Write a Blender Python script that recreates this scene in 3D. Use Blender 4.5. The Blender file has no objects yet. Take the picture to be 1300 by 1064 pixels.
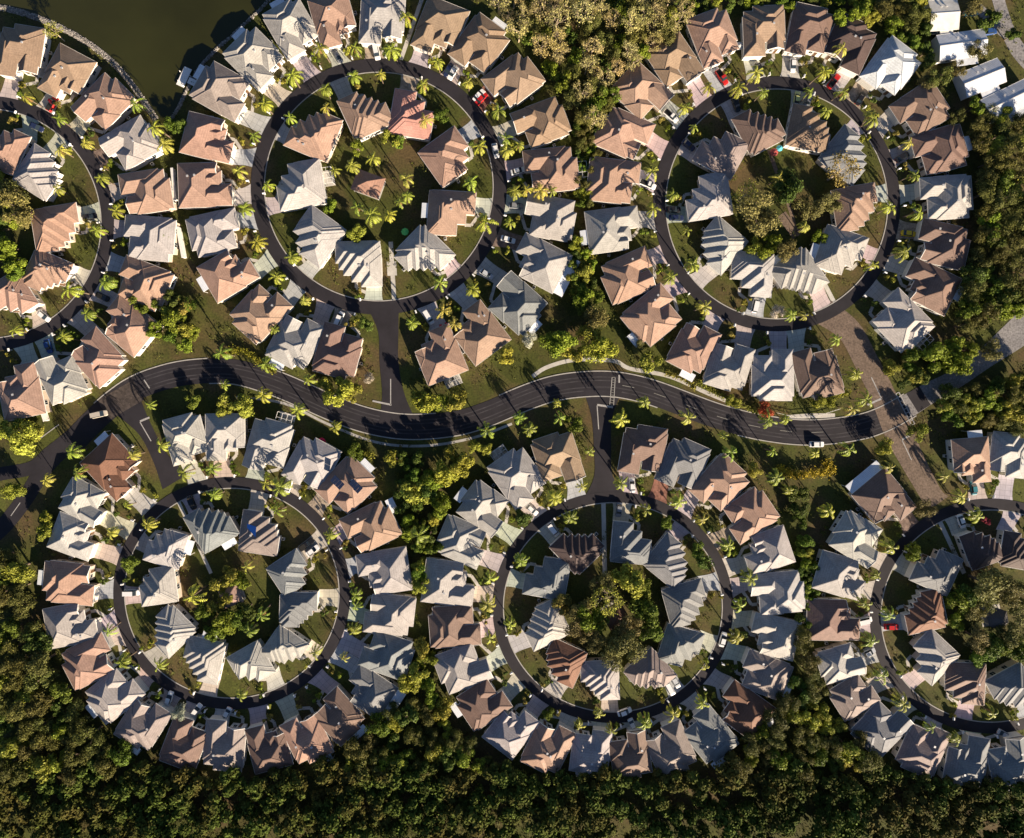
import bpy, math, random
from mathutils import Vector, Matrix
R = math.radians
S, H = 0.25, 180.0                      # metres per photo pixel on the ground, camera height
NX, NY = 650.0, 486.0                   # nadir in photo pixels
col = bpy.context.scene.collection
rnd = random.Random(7)

def W(px, py, h=0.0):                   # photo pixel -> ground position of a thing whose seen part is h metres up
    k = S * (1 - h / H)
    return ((px - NX) * k, (NY - py) * k)

# ------------------------------------------------------------------ materials
def mat(name, rgb=(0.5, 0.5, 0.5), rough=0.8, use_obj=False, noise=0.0, nscale=1.0, island=0.0, bump=0.0,
        metal=0.0, spec=0.3, transl=0.0, extra=None, patch=None):
    m = bpy.data.materials.new(name); m.use_nodes = True
    nt = m.node_tree; N = nt.nodes; L = nt.links
    b = N['Principled BSDF']; b.inputs['Roughness'].default_value = rough
    b.inputs['Metallic'].default_value = metal; b.inputs['Specular IOR Level'].default_value = spec
    if use_obj:
        oi = N.new('ShaderNodeObjectInfo'); c = oi.outputs['Color']
    else:
        v = N.new('ShaderNodeRGB'); v.outputs[0].default_value = (*rgb, 1); c = v.outputs[0]
    tc = N.new('ShaderNodeTexCoord')
    def mul(c, fac_socket, lo, hi):
        mr = N.new('ShaderNodeMapRange'); L.new(fac_socket, mr.inputs[0])
        mr.inputs[3].default_value = lo; mr.inputs[4].default_value = hi
        mx = N.new('ShaderNodeVectorMath'); mx.operation = 'SCALE'
        L.new(c, mx.inputs[0]); L.new(mr.outputs[0], mx.inputs['Scale']); return mx.outputs[0]
    if noise:
        n = N.new('ShaderNodeTexNoise'); n.inputs['Scale'].default_value = nscale; n.inputs['Detail'].default_value = 6
        n.inputs['Roughness'].default_value = 0.65
        L.new(tc.outputs['Object'], n.inputs['Vector'])
        mr0 = N.new('ShaderNodeMapRange'); L.new(n.outputs[0], mr0.inputs[0]); mr0.inputs[1].default_value = .3; mr0.inputs[2].default_value = .7
        c = mul(c, mr0.outputs[0], 1 - noise, 1 + noise)
    if island:
        g = N.new('ShaderNodeNewGeometry'); c = mul(c, g.outputs['Random Per Island'], 1 - island, 1 + island)
    if patch:
        n2 = N.new('ShaderNodeTexNoise'); n2.inputs['Scale'].default_value = patch[0]; n2.inputs['Detail'].default_value = 8
        n2.inputs['Roughness'].default_value = 0.6
        L.new(tc.outputs['Object'], n2.inputs['Vector'])
        mr = N.new('ShaderNodeMapRange'); L.new(n2.outputs[0], mr.inputs[0]); mr.inputs[1].default_value = patch[1]; mr.inputs[2].default_value = patch[2]
        mx = N.new('ShaderNodeMix'); mx.data_type = 'RGBA'; L.new(mr.outputs[0], mx.inputs[0]); L.new(c, mx.inputs[6]); mx.inputs[7].default_value = (*patch[3], 1)
        c = mx.outputs[2]
    if extra: c = extra(N, L, tc, c)
    L.new(c, b.inputs['Base Color'])
    if bump:
        n3 = N.new('ShaderNodeTexNoise'); n3.inputs['Scale'].default_value = nscale * 3
        L.new(tc.outputs['Object'], n3.inputs['Vector'])
        bp = N.new('ShaderNodeBump'); bp.inputs['Strength'].default_value = bump; bp.inputs['Distance'].default_value = .2
        L.new(n3.outputs[0], bp.inputs['Height']); L.new(bp.outputs[0], b.inputs['Normal'])
    if transl:
        tr = N.new('ShaderNodeBsdfTranslucent'); L.new(c, tr.inputs[0])
        ms = N.new('ShaderNodeMixShader'); ms.inputs[0].default_value = transl
        L.new(b.outputs[0], ms.inputs[1]); L.new(tr.outputs[0], ms.inputs[2])
        L.new(ms.outputs[0], N['Material Output'].inputs[0])
    return m

def speckle(N, L, tc, c, sc_, lo, hi):
    n = N.new('ShaderNodeTexNoise'); n.inputs['Scale'].default_value = sc_; n.inputs['Detail'].default_value = 4; L.new(tc.outputs['Object'], n.inputs['Vector'])
    mr = N.new('ShaderNodeMapRange'); L.new(n.outputs[0], mr.inputs[0]); mr.inputs[1].default_value = .32; mr.inputs[2].default_value = .68
    mr.inputs[3].default_value = lo; mr.inputs[4].default_value = hi
    k = N.new('ShaderNodeVectorMath'); k.operation = 'SCALE'; L.new(c, k.inputs[0]); L.new(mr.outputs[0], k.inputs['Scale']); return k.outputs[0]
def courses(N, L, tc, c):               # roof tile courses and weathered streaks
    c = speckle(N, L, tc, c, 2.6, .87, 1.13); c = speckle(N, L, tc, c, .16, .9, 1.08)
    w = N.new('ShaderNodeTexWave'); w.bands_direction = 'Z'; w.inputs['Scale'].default_value = 1.1; w.inputs['Distortion'].default_value = .6
    L.new(tc.outputs['Object'], w.inputs['Vector'])
    mr = N.new('ShaderNodeMapRange'); L.new(w.outputs[1], mr.inputs[0]); mr.inputs[3].default_value = .91; mr.inputs[4].default_value = 1.04
    v = N.new('ShaderNodeVectorMath'); v.operation = 'SCALE'; L.new(c, v.inputs[0]); L.new(mr.outputs[0], v.inputs['Scale'])
    return v.outputs[0]
def joints(N, L, tc, c):                # slab joints
    br = N.new('ShaderNodeTexBrick'); br.offset = 0; br.inputs['Scale'].default_value = 1.0
    br.inputs['Brick Width'].default_value = 1.7; br.inputs['Row Height'].default_value = 1.7; br.inputs['Mortar Size'].default_value = .045
    br.inputs['Color1'].default_value = (1, 1, 1, 1); br.inputs['Color2'].default_value = (.9, .9, .9, 1); br.inputs['Mortar'].default_value = (.5, .5, .5, 1)
    L.new(tc.outputs['Object'], br.inputs['Vector'])
    mx = N.new('ShaderNodeVectorMath'); mx.operation = 'MULTIPLY'; L.new(c, mx.inputs[0]); L.new(br.outputs[0], mx.inputs[1]); return mx.outputs[0]
def paver(N, L, tc, c):
    v = N.new('ShaderNodeTexVoronoi'); v.inputs['Scale'].default_value = 1.6; L.new(tc.outputs['Object'], v.inputs['Vector'])
    mr = N.new('ShaderNodeMapRange'); s = N.new('ShaderNodeSeparateColor'); L.new(v.outputs['Color'], s.inputs[0]); L.new(s.outputs[0], mr.inputs[0])
    mr.inputs[3].default_value = .7; mr.inputs[4].default_value = 1.3
    k = N.new('ShaderNodeVectorMath'); k.operation = 'SCALE'; L.new(c, k.inputs[0]); L.new(mr.outputs[0], k.inputs['Scale']); return k.outputs[0]
def ribs(N, L, tc, c):
    w = N.new('ShaderNodeTexWave'); w.bands_direction = 'X'; w.inputs['Scale'].default_value = .8
    L.new(tc.outputs['Object'], w.inputs['Vector'])
    mr = N.new('ShaderNodeMapRange'); L.new(w.outputs[1], mr.inputs[0]); mr.inputs[3].default_value = .75; mr.inputs[4].default_value = 1.05
    v = N.new('ShaderNodeVectorMath'); v.operation = 'SCALE'; L.new(c, v.inputs[0]); L.new(mr.outputs[0], v.inputs['Scale'])
    return v.outputs[0]

M = {}
def ground_fine(N, L, tc, c):
    n = N.new('ShaderNodeTexNoise'); n.inputs['Scale'].default_value = 1.7; n.inputs['Detail'].default_value = 5
    L.new(tc.outputs['Object'], n.inputs['Vector'])
    mr = N.new('ShaderNodeMapRange'); L.new(n.outputs[0], mr.inputs[0]); mr.inputs[1].default_value = .3; mr.inputs[2].default_value = .7
    mr.inputs[3].default_value = .65; mr.inputs[4].default_value = 1.35
    k = N.new('ShaderNodeVectorMath'); k.operation = 'SCALE'; L.new(c, k.inputs[0]); L.new(mr.outputs[0], k.inputs['Scale']); return k.outputs[0]
M['ground'] = mat('lawn', (.062, .07, .013), .95, noise=.4, nscale=.07, patch=(.05, .46, .62, (.10, .07, .03)), bump=.4, extra=ground_fine)
M['asphalt'] = mat('asphalt', (.024, .0215, .027), .85, noise=.3, nscale=.12, bump=.1)
M['old_asphalt'] = mat('worn_asphalt', (.165, .122, .094), .9, noise=.2, nscale=.3, extra=ground_fine)
M['grey_road'] = mat('grey_road', (.24, .23, .23), .9, noise=.25, nscale=.2, extra=ground_fine)
M['faded'] = mat('faded_road_paint', (.22, .215, .2), .8, noise=.3, nscale=1)
M['paint'] = mat('road_paint', (.38, .37, .36), .7, noise=.2, nscale=1)
M['kerb'] = mat('kerb_concrete', (.40, .385, .36), .9, noise=.2, nscale=.6)
M['concrete'] = mat('driveway_concrete', use_obj=True, rough=.9, noise=.14, nscale=.35, extra=joints)
M['paver'] = mat('driveway_paver', use_obj=True, rough=.9, noise=.15, nscale=.5, extra=paver)
M['path'] = mat('path_concrete', (.5, .48, .44), .9, noise=.18, nscale=.4)
M['roof'] = mat('roof_tile', use_obj=True, rough=.75, noise=.15, nscale=.45, extra=courses, bump=.15)
M['cap'] = mat('ridge_tile', use_obj=True, rough=.75, noise=.1, nscale=1.5)
M['wall'] = mat('stucco', use_obj=True, rough=.9, noise=.06, nscale=.6)
M['fascia'] = mat('fascia_paint', (.78, .76, .72), .6, noise=.05)
M['glass'] = mat('window_glass', (.02, .03, .04), .08, spec=.6)
M['frame'] = mat('window_frame', (.7, .7, .68), .5)
M['garage'] = mat('garage_door_paint', (.7, .68, .62), .5, noise=.05)
M['doorp'] = mat('door_paint', (.12, .07, .04), .5)
M['panroof'] = mat('patio_sheet', (.82, .86, .92), .45, noise=.12, nscale=.5, extra=ribs)
M['cage'] = mat('patio_cage_frame', (.25, .24, .22), .5)
M['vent'] = mat('vent_metal', (.6, .6, .6), .4, metal=.3)
M['solar'] = mat('solar_cell', (.012, .018, .045), .2, spec=.5)
M['tarp'] = mat('blue_tarp', (.01, .07, .32), .5)
M['carpaint'] = mat('car_paint', use_obj=True, rough=.25, spec=.6)
M['tyre'] = mat('tyre', (.02, .02, .02), .9)
M['lamp'] = mat('head_lamp', (.8, .8, .75), .2)
M['tail'] = mat('tail_lamp', (.4, .02, .02), .3)
M['bark'] = mat('bark', (.16, .12, .085), .95, noise=.3, nscale=3)
M['palebark'] = mat('pale_bark', (.46, .37, .26), .95, noise=.25, nscale=3)
M['leaf'] = mat('leaves', use_obj=True, rough=.6, island=.65, transl=.15, spec=.12)
M['frond'] = mat('palm_fronds', use_obj=True, rough=.5, island=.35, transl=.2, spec=.35)
M['wood_leaf'] = mat('woodland_leaves', (.06, .085, .016), .8, noise=.45, nscale=.11, island=.6, spec=.05, patch=(.07, .45, .6, (.085, .075, .02)))
M['dead'] = mat('dead_fronds', (.25, .15, .05), .8, transl=.1)
M['cover'] = mat('undergrowth_leaves', (.085, .095, .016), .7, island=.7, transl=.2, noise=.4, nscale=.05, spec=.2)
M['rock'] = mat('riprap', (.27, .25, .23), .95, island=.5)
M['wood'] = mat('dock_board', (.82, .81, .79), .8, noise=.15, nscale=2)
M['fabric'] = mat('canvas', use_obj=True, rough=.8)
M['mailbox'] = mat('mailbox_paint', (.8, .8, .8), .5)
def water(name, rgb, rough, sp):
    m = bpy.data.materials.new(name); m.use_nodes = True; nt = m.node_tree; N = nt.nodes; L = nt.links; b = N['Principled BSDF']
    b.inputs['Roughness'].default_value = rough; b.inputs['Specular IOR Level'].default_value = sp
    tc = N.new('ShaderNodeTexCoord'); n = N.new('ShaderNodeTexNoise'); n.inputs['Scale'].default_value = .035; n.inputs['Detail'].default_value = 6
    L.new(tc.outputs['Object'], n.inputs['Vector'])
    cr = N.new('ShaderNodeValToRGB'); cr.color_ramp.elements[0].position = .35; cr.color_ramp.elements[1].position = .7
    cr.color_ramp.elements[0].color = (*[c * .75 for c in rgb], 1); cr.color_ramp.elements[1].color = (*[c * 1.2 for c in rgb], 1)
    L.new(n.outputs[0], cr.inputs[0]); L.new(cr.outputs[0], b.inputs['Base Color'])
    n2 = N.new('ShaderNodeTexNoise'); n2.inputs['Scale'].default_value = 2.5; L.new(tc.outputs['Object'], n2.inputs['Vector'])
    bp = N.new('ShaderNodeBump'); bp.inputs['Strength'].default_value = .12; L.new(n2.outputs[0], bp.inputs['Height']); L.new(bp.outputs[0], b.inputs['Normal'])
    return m
M['water'] = water('lake_water', (.03, .031, .008), .12, .4)

# ------------------------------------------------------------------ mesh builder
class MB:
    def __init__(s): s.v = []; s.f = []; s.m = []
    def face(s, pts, mi=0):
        n = len(s.v); s.v += [tuple(p) for p in pts]; s.f.append(tuple(range(n, n + len(pts)))); s.m.append(mi)
    def box(s, x0, x1, y0, y1, z0, z1, mi=0):
        n = len(s.v)
        s.v += [(x0, y0, z0), (x1, y0, z0), (x1, y1, z0), (x0, y1, z0), (x0, y0, z1), (x1, y0, z1), (x1, y1, z1), (x0, y1, z1)]
        for q in ((0, 3, 2, 1), (4, 5, 6, 7), (0, 1, 5, 4), (1, 2, 6, 5), (2, 3, 7, 6), (3, 0, 4, 7)):
            s.f.append(tuple(n + i for i in q)); s.m.append(mi)
    def bar(s, a, b, w, h, mi=0):       # a bar along a->b
        a = Vector(a); b = Vector(b); d = (b - a)
        if d.length < 1e-4: return
        d.normalize(); u = d.cross(Vector((0, 0, 1)))
        if u.length < 1e-3: u = Vector((1, 0, 0))
        u.normalize(); v = u.cross(d); n = len(s.v)
        for p in (a, b):
            for su, sv in ((-1, -1), (1, -1), (1, 1), (-1, 1)): s.v.append(tuple(p + u * su * w / 2 + v * sv * h / 2))
        for q in ((0, 1, 2, 3), (7, 6, 5, 4), (0, 4, 5, 1), (1, 5, 6, 2), (2, 6, 7, 3), (3, 7, 4, 0)):
            s.f.append(tuple(n + i for i in q)); s.m.append(mi)
    def tube(s, pts, rad, seg=6, mi=0, cap=True):
        rings = []
        for i, p in enumerate(pts):
            p = Vector(p); a = Vector(pts[max(0, i - 1)]); b = Vector(pts[min(len(pts) - 1, i + 1)])
            d = (b - a).normalized(); u = d.cross(Vector((.3, .9, .1))).normalized(); v = d.cross(u); n = len(s.v)
            for k in range(seg):
                t = 2 * math.pi * k / seg; s.v.append(tuple(p + (u * math.cos(t) + v * math.sin(t)) * rad[i]))
            rings.append(n)
        for a, b in zip(rings, rings[1:]):
            for k in range(seg): s.f.append((a + k, a + (k + 1) % seg, b + (k + 1) % seg, b + k)); s.m.append(mi)
        if cap: s.f.append(tuple(rings[-1] + k for k in range(seg))); s.m.append(mi)
    def mirror(s):
        s.v = [(-x, y, z) for x, y, z in s.v]; s.f = [tuple(reversed(f)) for f in s.f]
    def mesh(s, name, mats, smooth=False):
        me = bpy.data.meshes.new(name); me.from_pydata(s.v, [], s.f)
        for m in mats: me.materials.append(m)
        me.polygons.foreach_set('material_index', s.m)
        if smooth: me.polygons.foreach_set('use_smooth', [True] * len(s.f))
        me.update(); return me
    def build(s, name, mats, parent=None, color=None, smooth=False):
        return put(name, s.mesh(name, mats, smooth), parent, color)
def put(name, me, parent=None, color=None, loc=None, rz=0.0, scale=None):
    o = bpy.data.objects.new(name, me); col.objects.link(o)
    if parent: o.parent = parent
    if color: o.color = (*color, 1)
    if loc: o.location = loc
    if rz: o.rotation_euler = (0, 0, rz)
    if scale: o.scale = scale
    return o
def tag(o, label=None, cat=None, group=None, kind=None):
    if label: o['label'] = label
    if cat: o['category'] = cat
    if group: o['group'] = group
    if kind: o['kind'] = kind
    return o
def empty(name, loc, rz=0.0, **k):
    o = bpy.data.objects.new(name, None); o.empty_display_size = 1; col.objects.link(o)
    o.location = (loc[0], loc[1], loc[2] if len(loc) > 2 else 0); o.rotation_euler = (0, 0, rz); return tag(o, **k) if k else o
ORD = ['first', 'second', 'third', 'fourth', 'fifth', 'sixth', 'seventh', 'eighth', 'ninth', 'tenth', 'eleventh', 'twelfth', 'thirteenth',
       'fourteenth', 'fifteenth', 'sixteenth', 'seventeenth', 'eighteenth', 'nineteenth', 'twentieth', 'twenty-first', 'twenty-second',
       'twenty-third', 'twenty-fourth', 'twenty-fifth', 'twenty-sixth', 'twenty-seventh', 'twenty-eighth', 'twenty-ninth', 'thirtieth'] + \
      ['thirty-%s' % w for w in ('first', 'second', 'third', 'fourth', 'fifth', 'sixth', 'seventh', 'eighth', 'ninth')]

# ------------------------------------------------------------------ rings and roads (photo pixels)
RINGS = {'A': (481, 237, 154, 154, 17, 'top middle ring'), 'B': (986, 259, 149, 154, 15.5, 'top right ring'),
         'C': (-17, 284, 154, 154, 16, 'left edge ring'), 'D': (294.5, 753, 143.5, 140.5, 14, 'bottom left ring'),
         'E': (778, 771, 146, 140, 13.5, 'bottom middle ring'), 'F': (1258, 782, 147, 142, 14, 'bottom right ring')}
def polystrip(name, pts, wid, z, m, kind='structure', zb=None):
    """flat ribbon along pixel points; wid in px (number or per-point list)"""
    P = smooth_line(pts, wid); mb = MB(); n = len(P)
    for i, (x, y, w) in enumerate(P):
        a = P[max(0, i - 1)]; b = P[min(n - 1, i + 1)]
        dx, dy = b[0] - a[0], b[1] - a[1]; l = math.hypot(dx, dy); nx, ny = -dy / l * w / 2, dx / l * w / 2
        mb.v += [(*W(x + nx, y + ny), z), (*W(x - nx, y - ny), z)]
    for i in range(n - 1): mb.f.append((2 * i, 2 * i + 1, 2 * i + 3, 2 * i + 2)); mb.m.append(0)
    o = mb.build(name, [m]); return tag(o, kind=kind)
def smooth_line(pts, wid):
    ws = wid if isinstance(wid, (list, tuple)) else [wid] * len(pts); out = []
    if len(pts) == 2: return [(pts[0][0], pts[0][1], ws[0]), (pts[1][0], pts[1][1], ws[1])]
    q = [(*p, w) for p, w in zip(pts, ws)]; q = [q[0]] + q + [q[-1]]
    for i in range(1, len(q) - 2):
        p0, p1, p2, p3 = q[i - 1:i + 3]
        for k in range(8):
            t = k / 8
            out.append(tuple(.5 * (2 * b + (c - a) * t + (2 * a - 5 * b + 4 * c - d) * t * t + (3 * b - a - 3 * c + d) * t ** 3) for a, b, c, d in zip(p0, p1, p2, p3)))
    out.append(q[-1]); return out
def annulus(name, cx, cy, r0x, r0y, r1x, r1y, z, m, h=0.0, seg=160):
    mb = MB()
    for k in range(seg):
        t = 2 * math.pi * k / seg; c, s = math.cos(t), math.sin(t)
        mb.v += [(*W(cx + r0x * c, cy + r0y * s), z), (*W(cx + r1x * c, cy + r1y * s), z)]
    for k in range(seg):
        j = (k + 1) % seg; mb.f.append((2 * k, 2 * k + 1, 2 * j + 1, 2 * j)); mb.m.append(0)
    return tag(mb.build(name, [m]), kind='structure')
MAIN = [(94, 560), (130, 524), (165, 497), (200, 482), (240, 473), (290, 471), (330, 480), (370, 495), (410, 513), (450, 529), (490, 539),
        (530, 542), (580, 537), (620, 525), (660, 508), (700, 494), (740, 488), (780, 488), (820, 496), (860, 510), (900, 525),
        (940, 537), (980, 545), (1020, 549), (1060, 547), (1100, 540), (1130, 528), (1155, 514)]
LINKS = [([(487, 388), (493, 420), (494, 460), (499, 500), (504, 535)], [40, 26, 24, 28, 46]),
         ([(765, 495), (764, 530), (765, 570), (766, 605), (768, 632)], [50, 26, 22, 24, 56]),
         ([(1046, 396), (1078, 420), (1100, 460), (1120, 500), (1140, 548), (1160, 588), (1182, 628), (1190, 640)], [34, 31, 31, 32, 35, 31, 28, 34]),
         ([(160, 512), (184, 545), (203, 580), (222, 612)], [40, 20, 20, 36])]
gm = MB(); gm.box(-1500, 1500, -1500, 1500, -1, 0); tag(gm.build('ground', [M['ground']]), kind='structure')
polystrip('main_road', MAIN, 31, .05, M['asphalt'])
polystrip('main_road', [(1150, 517), (1180, 499), (1215, 480), (1250, 455), (1290, 424), (1330, 390)], [30, 27, 24, 26, 36, 44], .058, M['grey_road'])
polystrip('side_road', [(-40, 612), (0, 602), (40, 594), (62, 576), (85, 558), (110, 536)], 17, .04, M['asphalt'])
polystrip('side_road', [(-20, 690), (8, 664), (34, 630), (56, 595), (80, 570), (110, 545)], 21, .034, M['asphalt'])
for (p, w), mk in zip(LINKS, ('asphalt', 'asphalt', 'old_asphalt', 'asphalt')): polystrip('side_street', p, w, .066, M[mk])
polystrip('painted_sun_patch', [(131, 521), (176, 495)], 29, .074, mat('sunlit_road_brown', (.062, .05, .045), .9, noise=.3, nscale=.8, extra=paver))  # sunlight on the main road, painted in as a lighter brown patch
polystrip('road_patch', [(1158, 512), (1174, 502)], 28, .074, M['asphalt'])
for k, (cx, cy, rx, ry, w, nm) in RINGS.items():
    annulus('ring_road', cx, cy, rx - w / 2, ry - w / 2, rx + w / 2, ry + w / 2, .082, M['asphalt'], seg=200)
    annulus('kerb', cx, cy, rx - w / 2 - 1.0, ry - w / 2 - 1.0, rx - w / 2 + .2, ry - w / 2 + .2, .09, M['kerb'], seg=200)
def offset_line(pts, off):
    P = smooth_line(pts, 1); out = []
    for i in range(0, len(P), 4):
        a = P[max(0, i - 1)]; b = P[min(len(P) - 1, i + 1)]; dx, dy = b[0] - a[0], b[1] - a[1]; l = math.hypot(dx, dy)
        out.append((P[i][0] + dy / l * off, P[i][1] - dx / l * off))
    return out
up = offset_line(MAIN, 16); lo = offset_line(MAIN, -16)
polystrip('kerb', up[12:24], 1.3, .12, M['kerb']); polystrip('kerb', up[2:10], 1.3, .12, M['kerb'])
polystrip('kerb', up[27:], 1.3, .12, M['kerb']); polystrip('kerb', lo[9:38], 1.3, .12, M['kerb']); polystrip('kerb', lo[42:], 1.3, .12, M['kerb'])
polystrip('footpath', [(676, 478), (695, 466), (730, 457), (778, 458), (800, 468), (850, 478), (900, 500), (940, 516)], 5, .03, M['path'])
polystrip('footpath', [(1000, 530), (1030, 528), (1060, 528)], 6, .03, M['path'])
polystrip('footpath', [(300, 504), (360, 512), (420, 540), (480, 562), (540, 566), (600, 556), (650, 538)], 3.2, .03, M['kerb'])
for i, (a, b, w) in enumerate([((496, 307), (501, 390), 5.5), ((1025, 318), (1062, 390), 5.5), ((222, 627), (268, 728), 4.5), ((766, 636), (768, 735), 5.5),
                ((1193, 662), (1224, 728), 5.5), ((538, -8), (509, 76), 5)]):
    polystrip('footpath', [a, b], w, .035, M['path'])
polystrip('footpath', [(497, 332), (498, 350)], 12, .04, M['path'])
polystrip('footpath', [(992, 272), (1012, 300)], 13, .03, M['old_asphalt'])
polystrip('footpath', [(976, 190), (990, 230), (1002, 262), (1012, 300)], 5, .026, M['old_asphalt'])
# markings
def mark(pts, w, z=.095, m='paint'): polystrip('road_marking', pts, w, z, M[m])
mark([(473, 509), (497, 514)], 2.2); mark([(496, 514), (496, 481)], 1.2)
mark([(758, 514), (778, 517)], 2.6); mark([(758, 515), (760, 545)], 1.2); mark([(786, 476), (786, 486)], 2)
mark([(1106, 479), (1119, 506)], 1.3); mark([(1101, 514), (1119, 506)], 2.4); mark([(1145, 558), (1155, 553)], 2.4); mark([(1145, 559), (1157, 584)], 1.2)
mark([(178, 535), (190, 530)], 2.4); mark([(178, 536), (192, 560)], 1.2); mark([(183, 482), (190, 493)], 1.4)
mark([(52, 556), (75, 539)], 1.2); mark([(14, 655), (26, 638)], 1.0)
for x0 in (1139, ):
    mark([(1137, 500), (1157, 540)], 1.3); mark([(1141, 498), (1161, 538)], 1.3)
    for k in range(9):
        t = k / 8; mark([(1137 + 20 * t, 500 + 40 * t), (1141 + 20 * t, 498 + 40 * t)], 1.0, .101)
mark([(777, 479), (774, 514)], .8); mark([(781, 479), (779, 515)], .8)
for k in range(12): t = k / 11; mark([(777 - 3 * t, 479 + 35 * t), (781 - 2 * t, 479 + 36 * t)], .7, .101, 'faded')
L0 = smooth_line(MAIN, 1)
for i in range(26, len(L0) - 20, 4):
    if i % 8 == 2 and 130 < i < 190: mark([L0[i][:2], L0[i + 3][:2]], .8, .095, 'faded')
M['track'] = mat('worn_wheel_track', (.045, .042, .048), .85, noise=.5, nscale=.3)
for off in (4.2, 8.6, -4.2, -8.6): polystrip('wheel_track', [(p[0], p[1]) for p in offset_line(MAIN, off)][3:52], 1.5, .056, M['track'])

# ------------------------------------------------------------------ lake, bank, pond
def polysheet(name, pts, z, m):
    mb = MB(); mb.face([(*W(*p), z) for p in reversed(pts)]); return tag(mb.build(name, [m]), kind='structure')
SH = [(-60, 6), (0, 10), (45, 22), (90, 42), (130, 68), (160, 98), (182, 128), (198, 152), (214, 156), (226, 138), (236, 118), (252, 88), (276, 62), (305, 36), (338, 4), (360, -30)]
SHs = [(p[0], p[1]) for p in smooth_line(SH, 1)]
polysheet('lake', SHs + [(400, -200), (-200, -200), (-200, 6)], .03, M['water'])
def rocks(name, line, wd, n, s0, s1, seed):
    r = random.Random(seed); mb = MB(); P = [(p[0], p[1]) for p in smooth_line(line, 1)]
    for _ in range(n):
        i = r.randrange(len(P) - 1); t = r.random(); x = P[i][0] + (P[i + 1][0] - P[i][0]) * t; y = P[i][1] + (P[i + 1][1] - P[i][1]) * t
        dx, dy = P[i + 1][0] - P[i][0], P[i + 1][1] - P[i][1]; l = math.hypot(dx, dy) or 1; o = r.uniform(-wd, wd)
        wx, wy = W(x - dy / l * o, y + dx / l * o); s = r.uniform(s0, s1); b = len(mb.v); z = .25 * (1 - abs(o) / wd)
        a0 = r.random() * 3
        for k in range(5):
            a = a0 + k * 1.257; q = s * r.uniform(.7, 1.2); mb.v.append((wx + q * math.cos(a), wy + q * math.sin(a), z - .2))
        for k in range(5):
            a = a0 + k * 1.257; q = s * r.uniform(.4, .7); mb.v.append((wx + q * math.cos(a), wy + q * math.sin(a), z + s * r.uniform(.3, .8)))
        for k in range(5): mb.f.append((b + k, b + (k + 1) % 5, b + 5 + (k + 1) % 5, b + 5 + k)); mb.m.append(0)
        mb.f.append(tuple(b + 5 + k for k in range(5))); mb.m.append(0)
    return mb.build(name, [M['rock']])
tag(rocks('shore_rocks', SH[0:8], 3.6, 4200, .12, .36, 3), 'band of pale broken rocks along the curved lake shore', 'rocks', kind='stuff')
tag(rocks('shore_rocks', SH[8:], 2.0, 1300, .12, .34, 4), 'narrow band of rocks along the lake shore behind the grey houses', 'rocks', kind='stuff')
dk = empty('dock', (*W(236, 100), 0), 0, label='white T-shaped wooden dock reaching out into the lake', cat='dock')
mb = MB()
def pxbox(mb, cx, cy, lx, ly, ang, z0, z1):
    w = W(cx, cy); o = W(236, 100); ca, sa = math.cos(ang), math.sin(ang); c = [(-lx / 2, -ly / 2), (lx / 2, -ly / 2), (lx / 2, ly / 2), (-lx / 2, ly / 2)]
    P = [(w[0] - o[0] + (a * ca - b * sa) * S, w[1] - o[1] + (a * sa + b * ca) * S) for a, b in c]
    n = len(mb.v); mb.v += [(*p, z0) for p in P] + [(*p, z1) for p in P]
    for q in ((0, 3, 2, 1), (4, 5, 6, 7), (0, 1, 5, 4), (1, 2, 6, 5), (2, 3, 7, 6), (3, 0, 4, 7)): mb.f.append(tuple(n + i for i in q)); mb.m.append(0)
pxbox(mb, 235, 99, 25, 10, R(65), .5, .65); pxbox(mb, 245, 105, 10, 8, R(-25), .49, .64); pxbox(mb, 254, 109, 30, 11, R(65), .51, .66)
mb.build('deck', [M['wood']], dk)
for x, y in ((230, 92), (238, 88), (234, 110), (242, 97), (228, 104)):
    q = MB(); q.tube([(0, 0, -.3), (0, 0, 1.0)], [.13, .12]); a = W(x, y); o = W(236, 100); put('pile', q.mesh('pile', [M['wood']]), dk, loc=(a[0] - o[0], a[1] - o[1], 0))

# ------------------------------------------------------------------ houses
COLS = {'T': ((.34, .226, .172), 'tan'), 'O': ((.27, .195, .135), 'olive brown'), 'G': ((.375, .36, .345), 'light grey'), 'K': ((.195, .132, .107), 'brown'),
        'D': ((.21, .22, .225), 'slate grey'), 'R': ((.47, .25, .21), 'salmon red'), 'W': ((.58, .62, .66), 'white'), 'B': ((.20, .105, .07), 'rust brown'),
        'N': ((.27, .225, .205), 'taupe'), 'X': ((.085, .06, .055), 'dark brown')}
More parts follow.
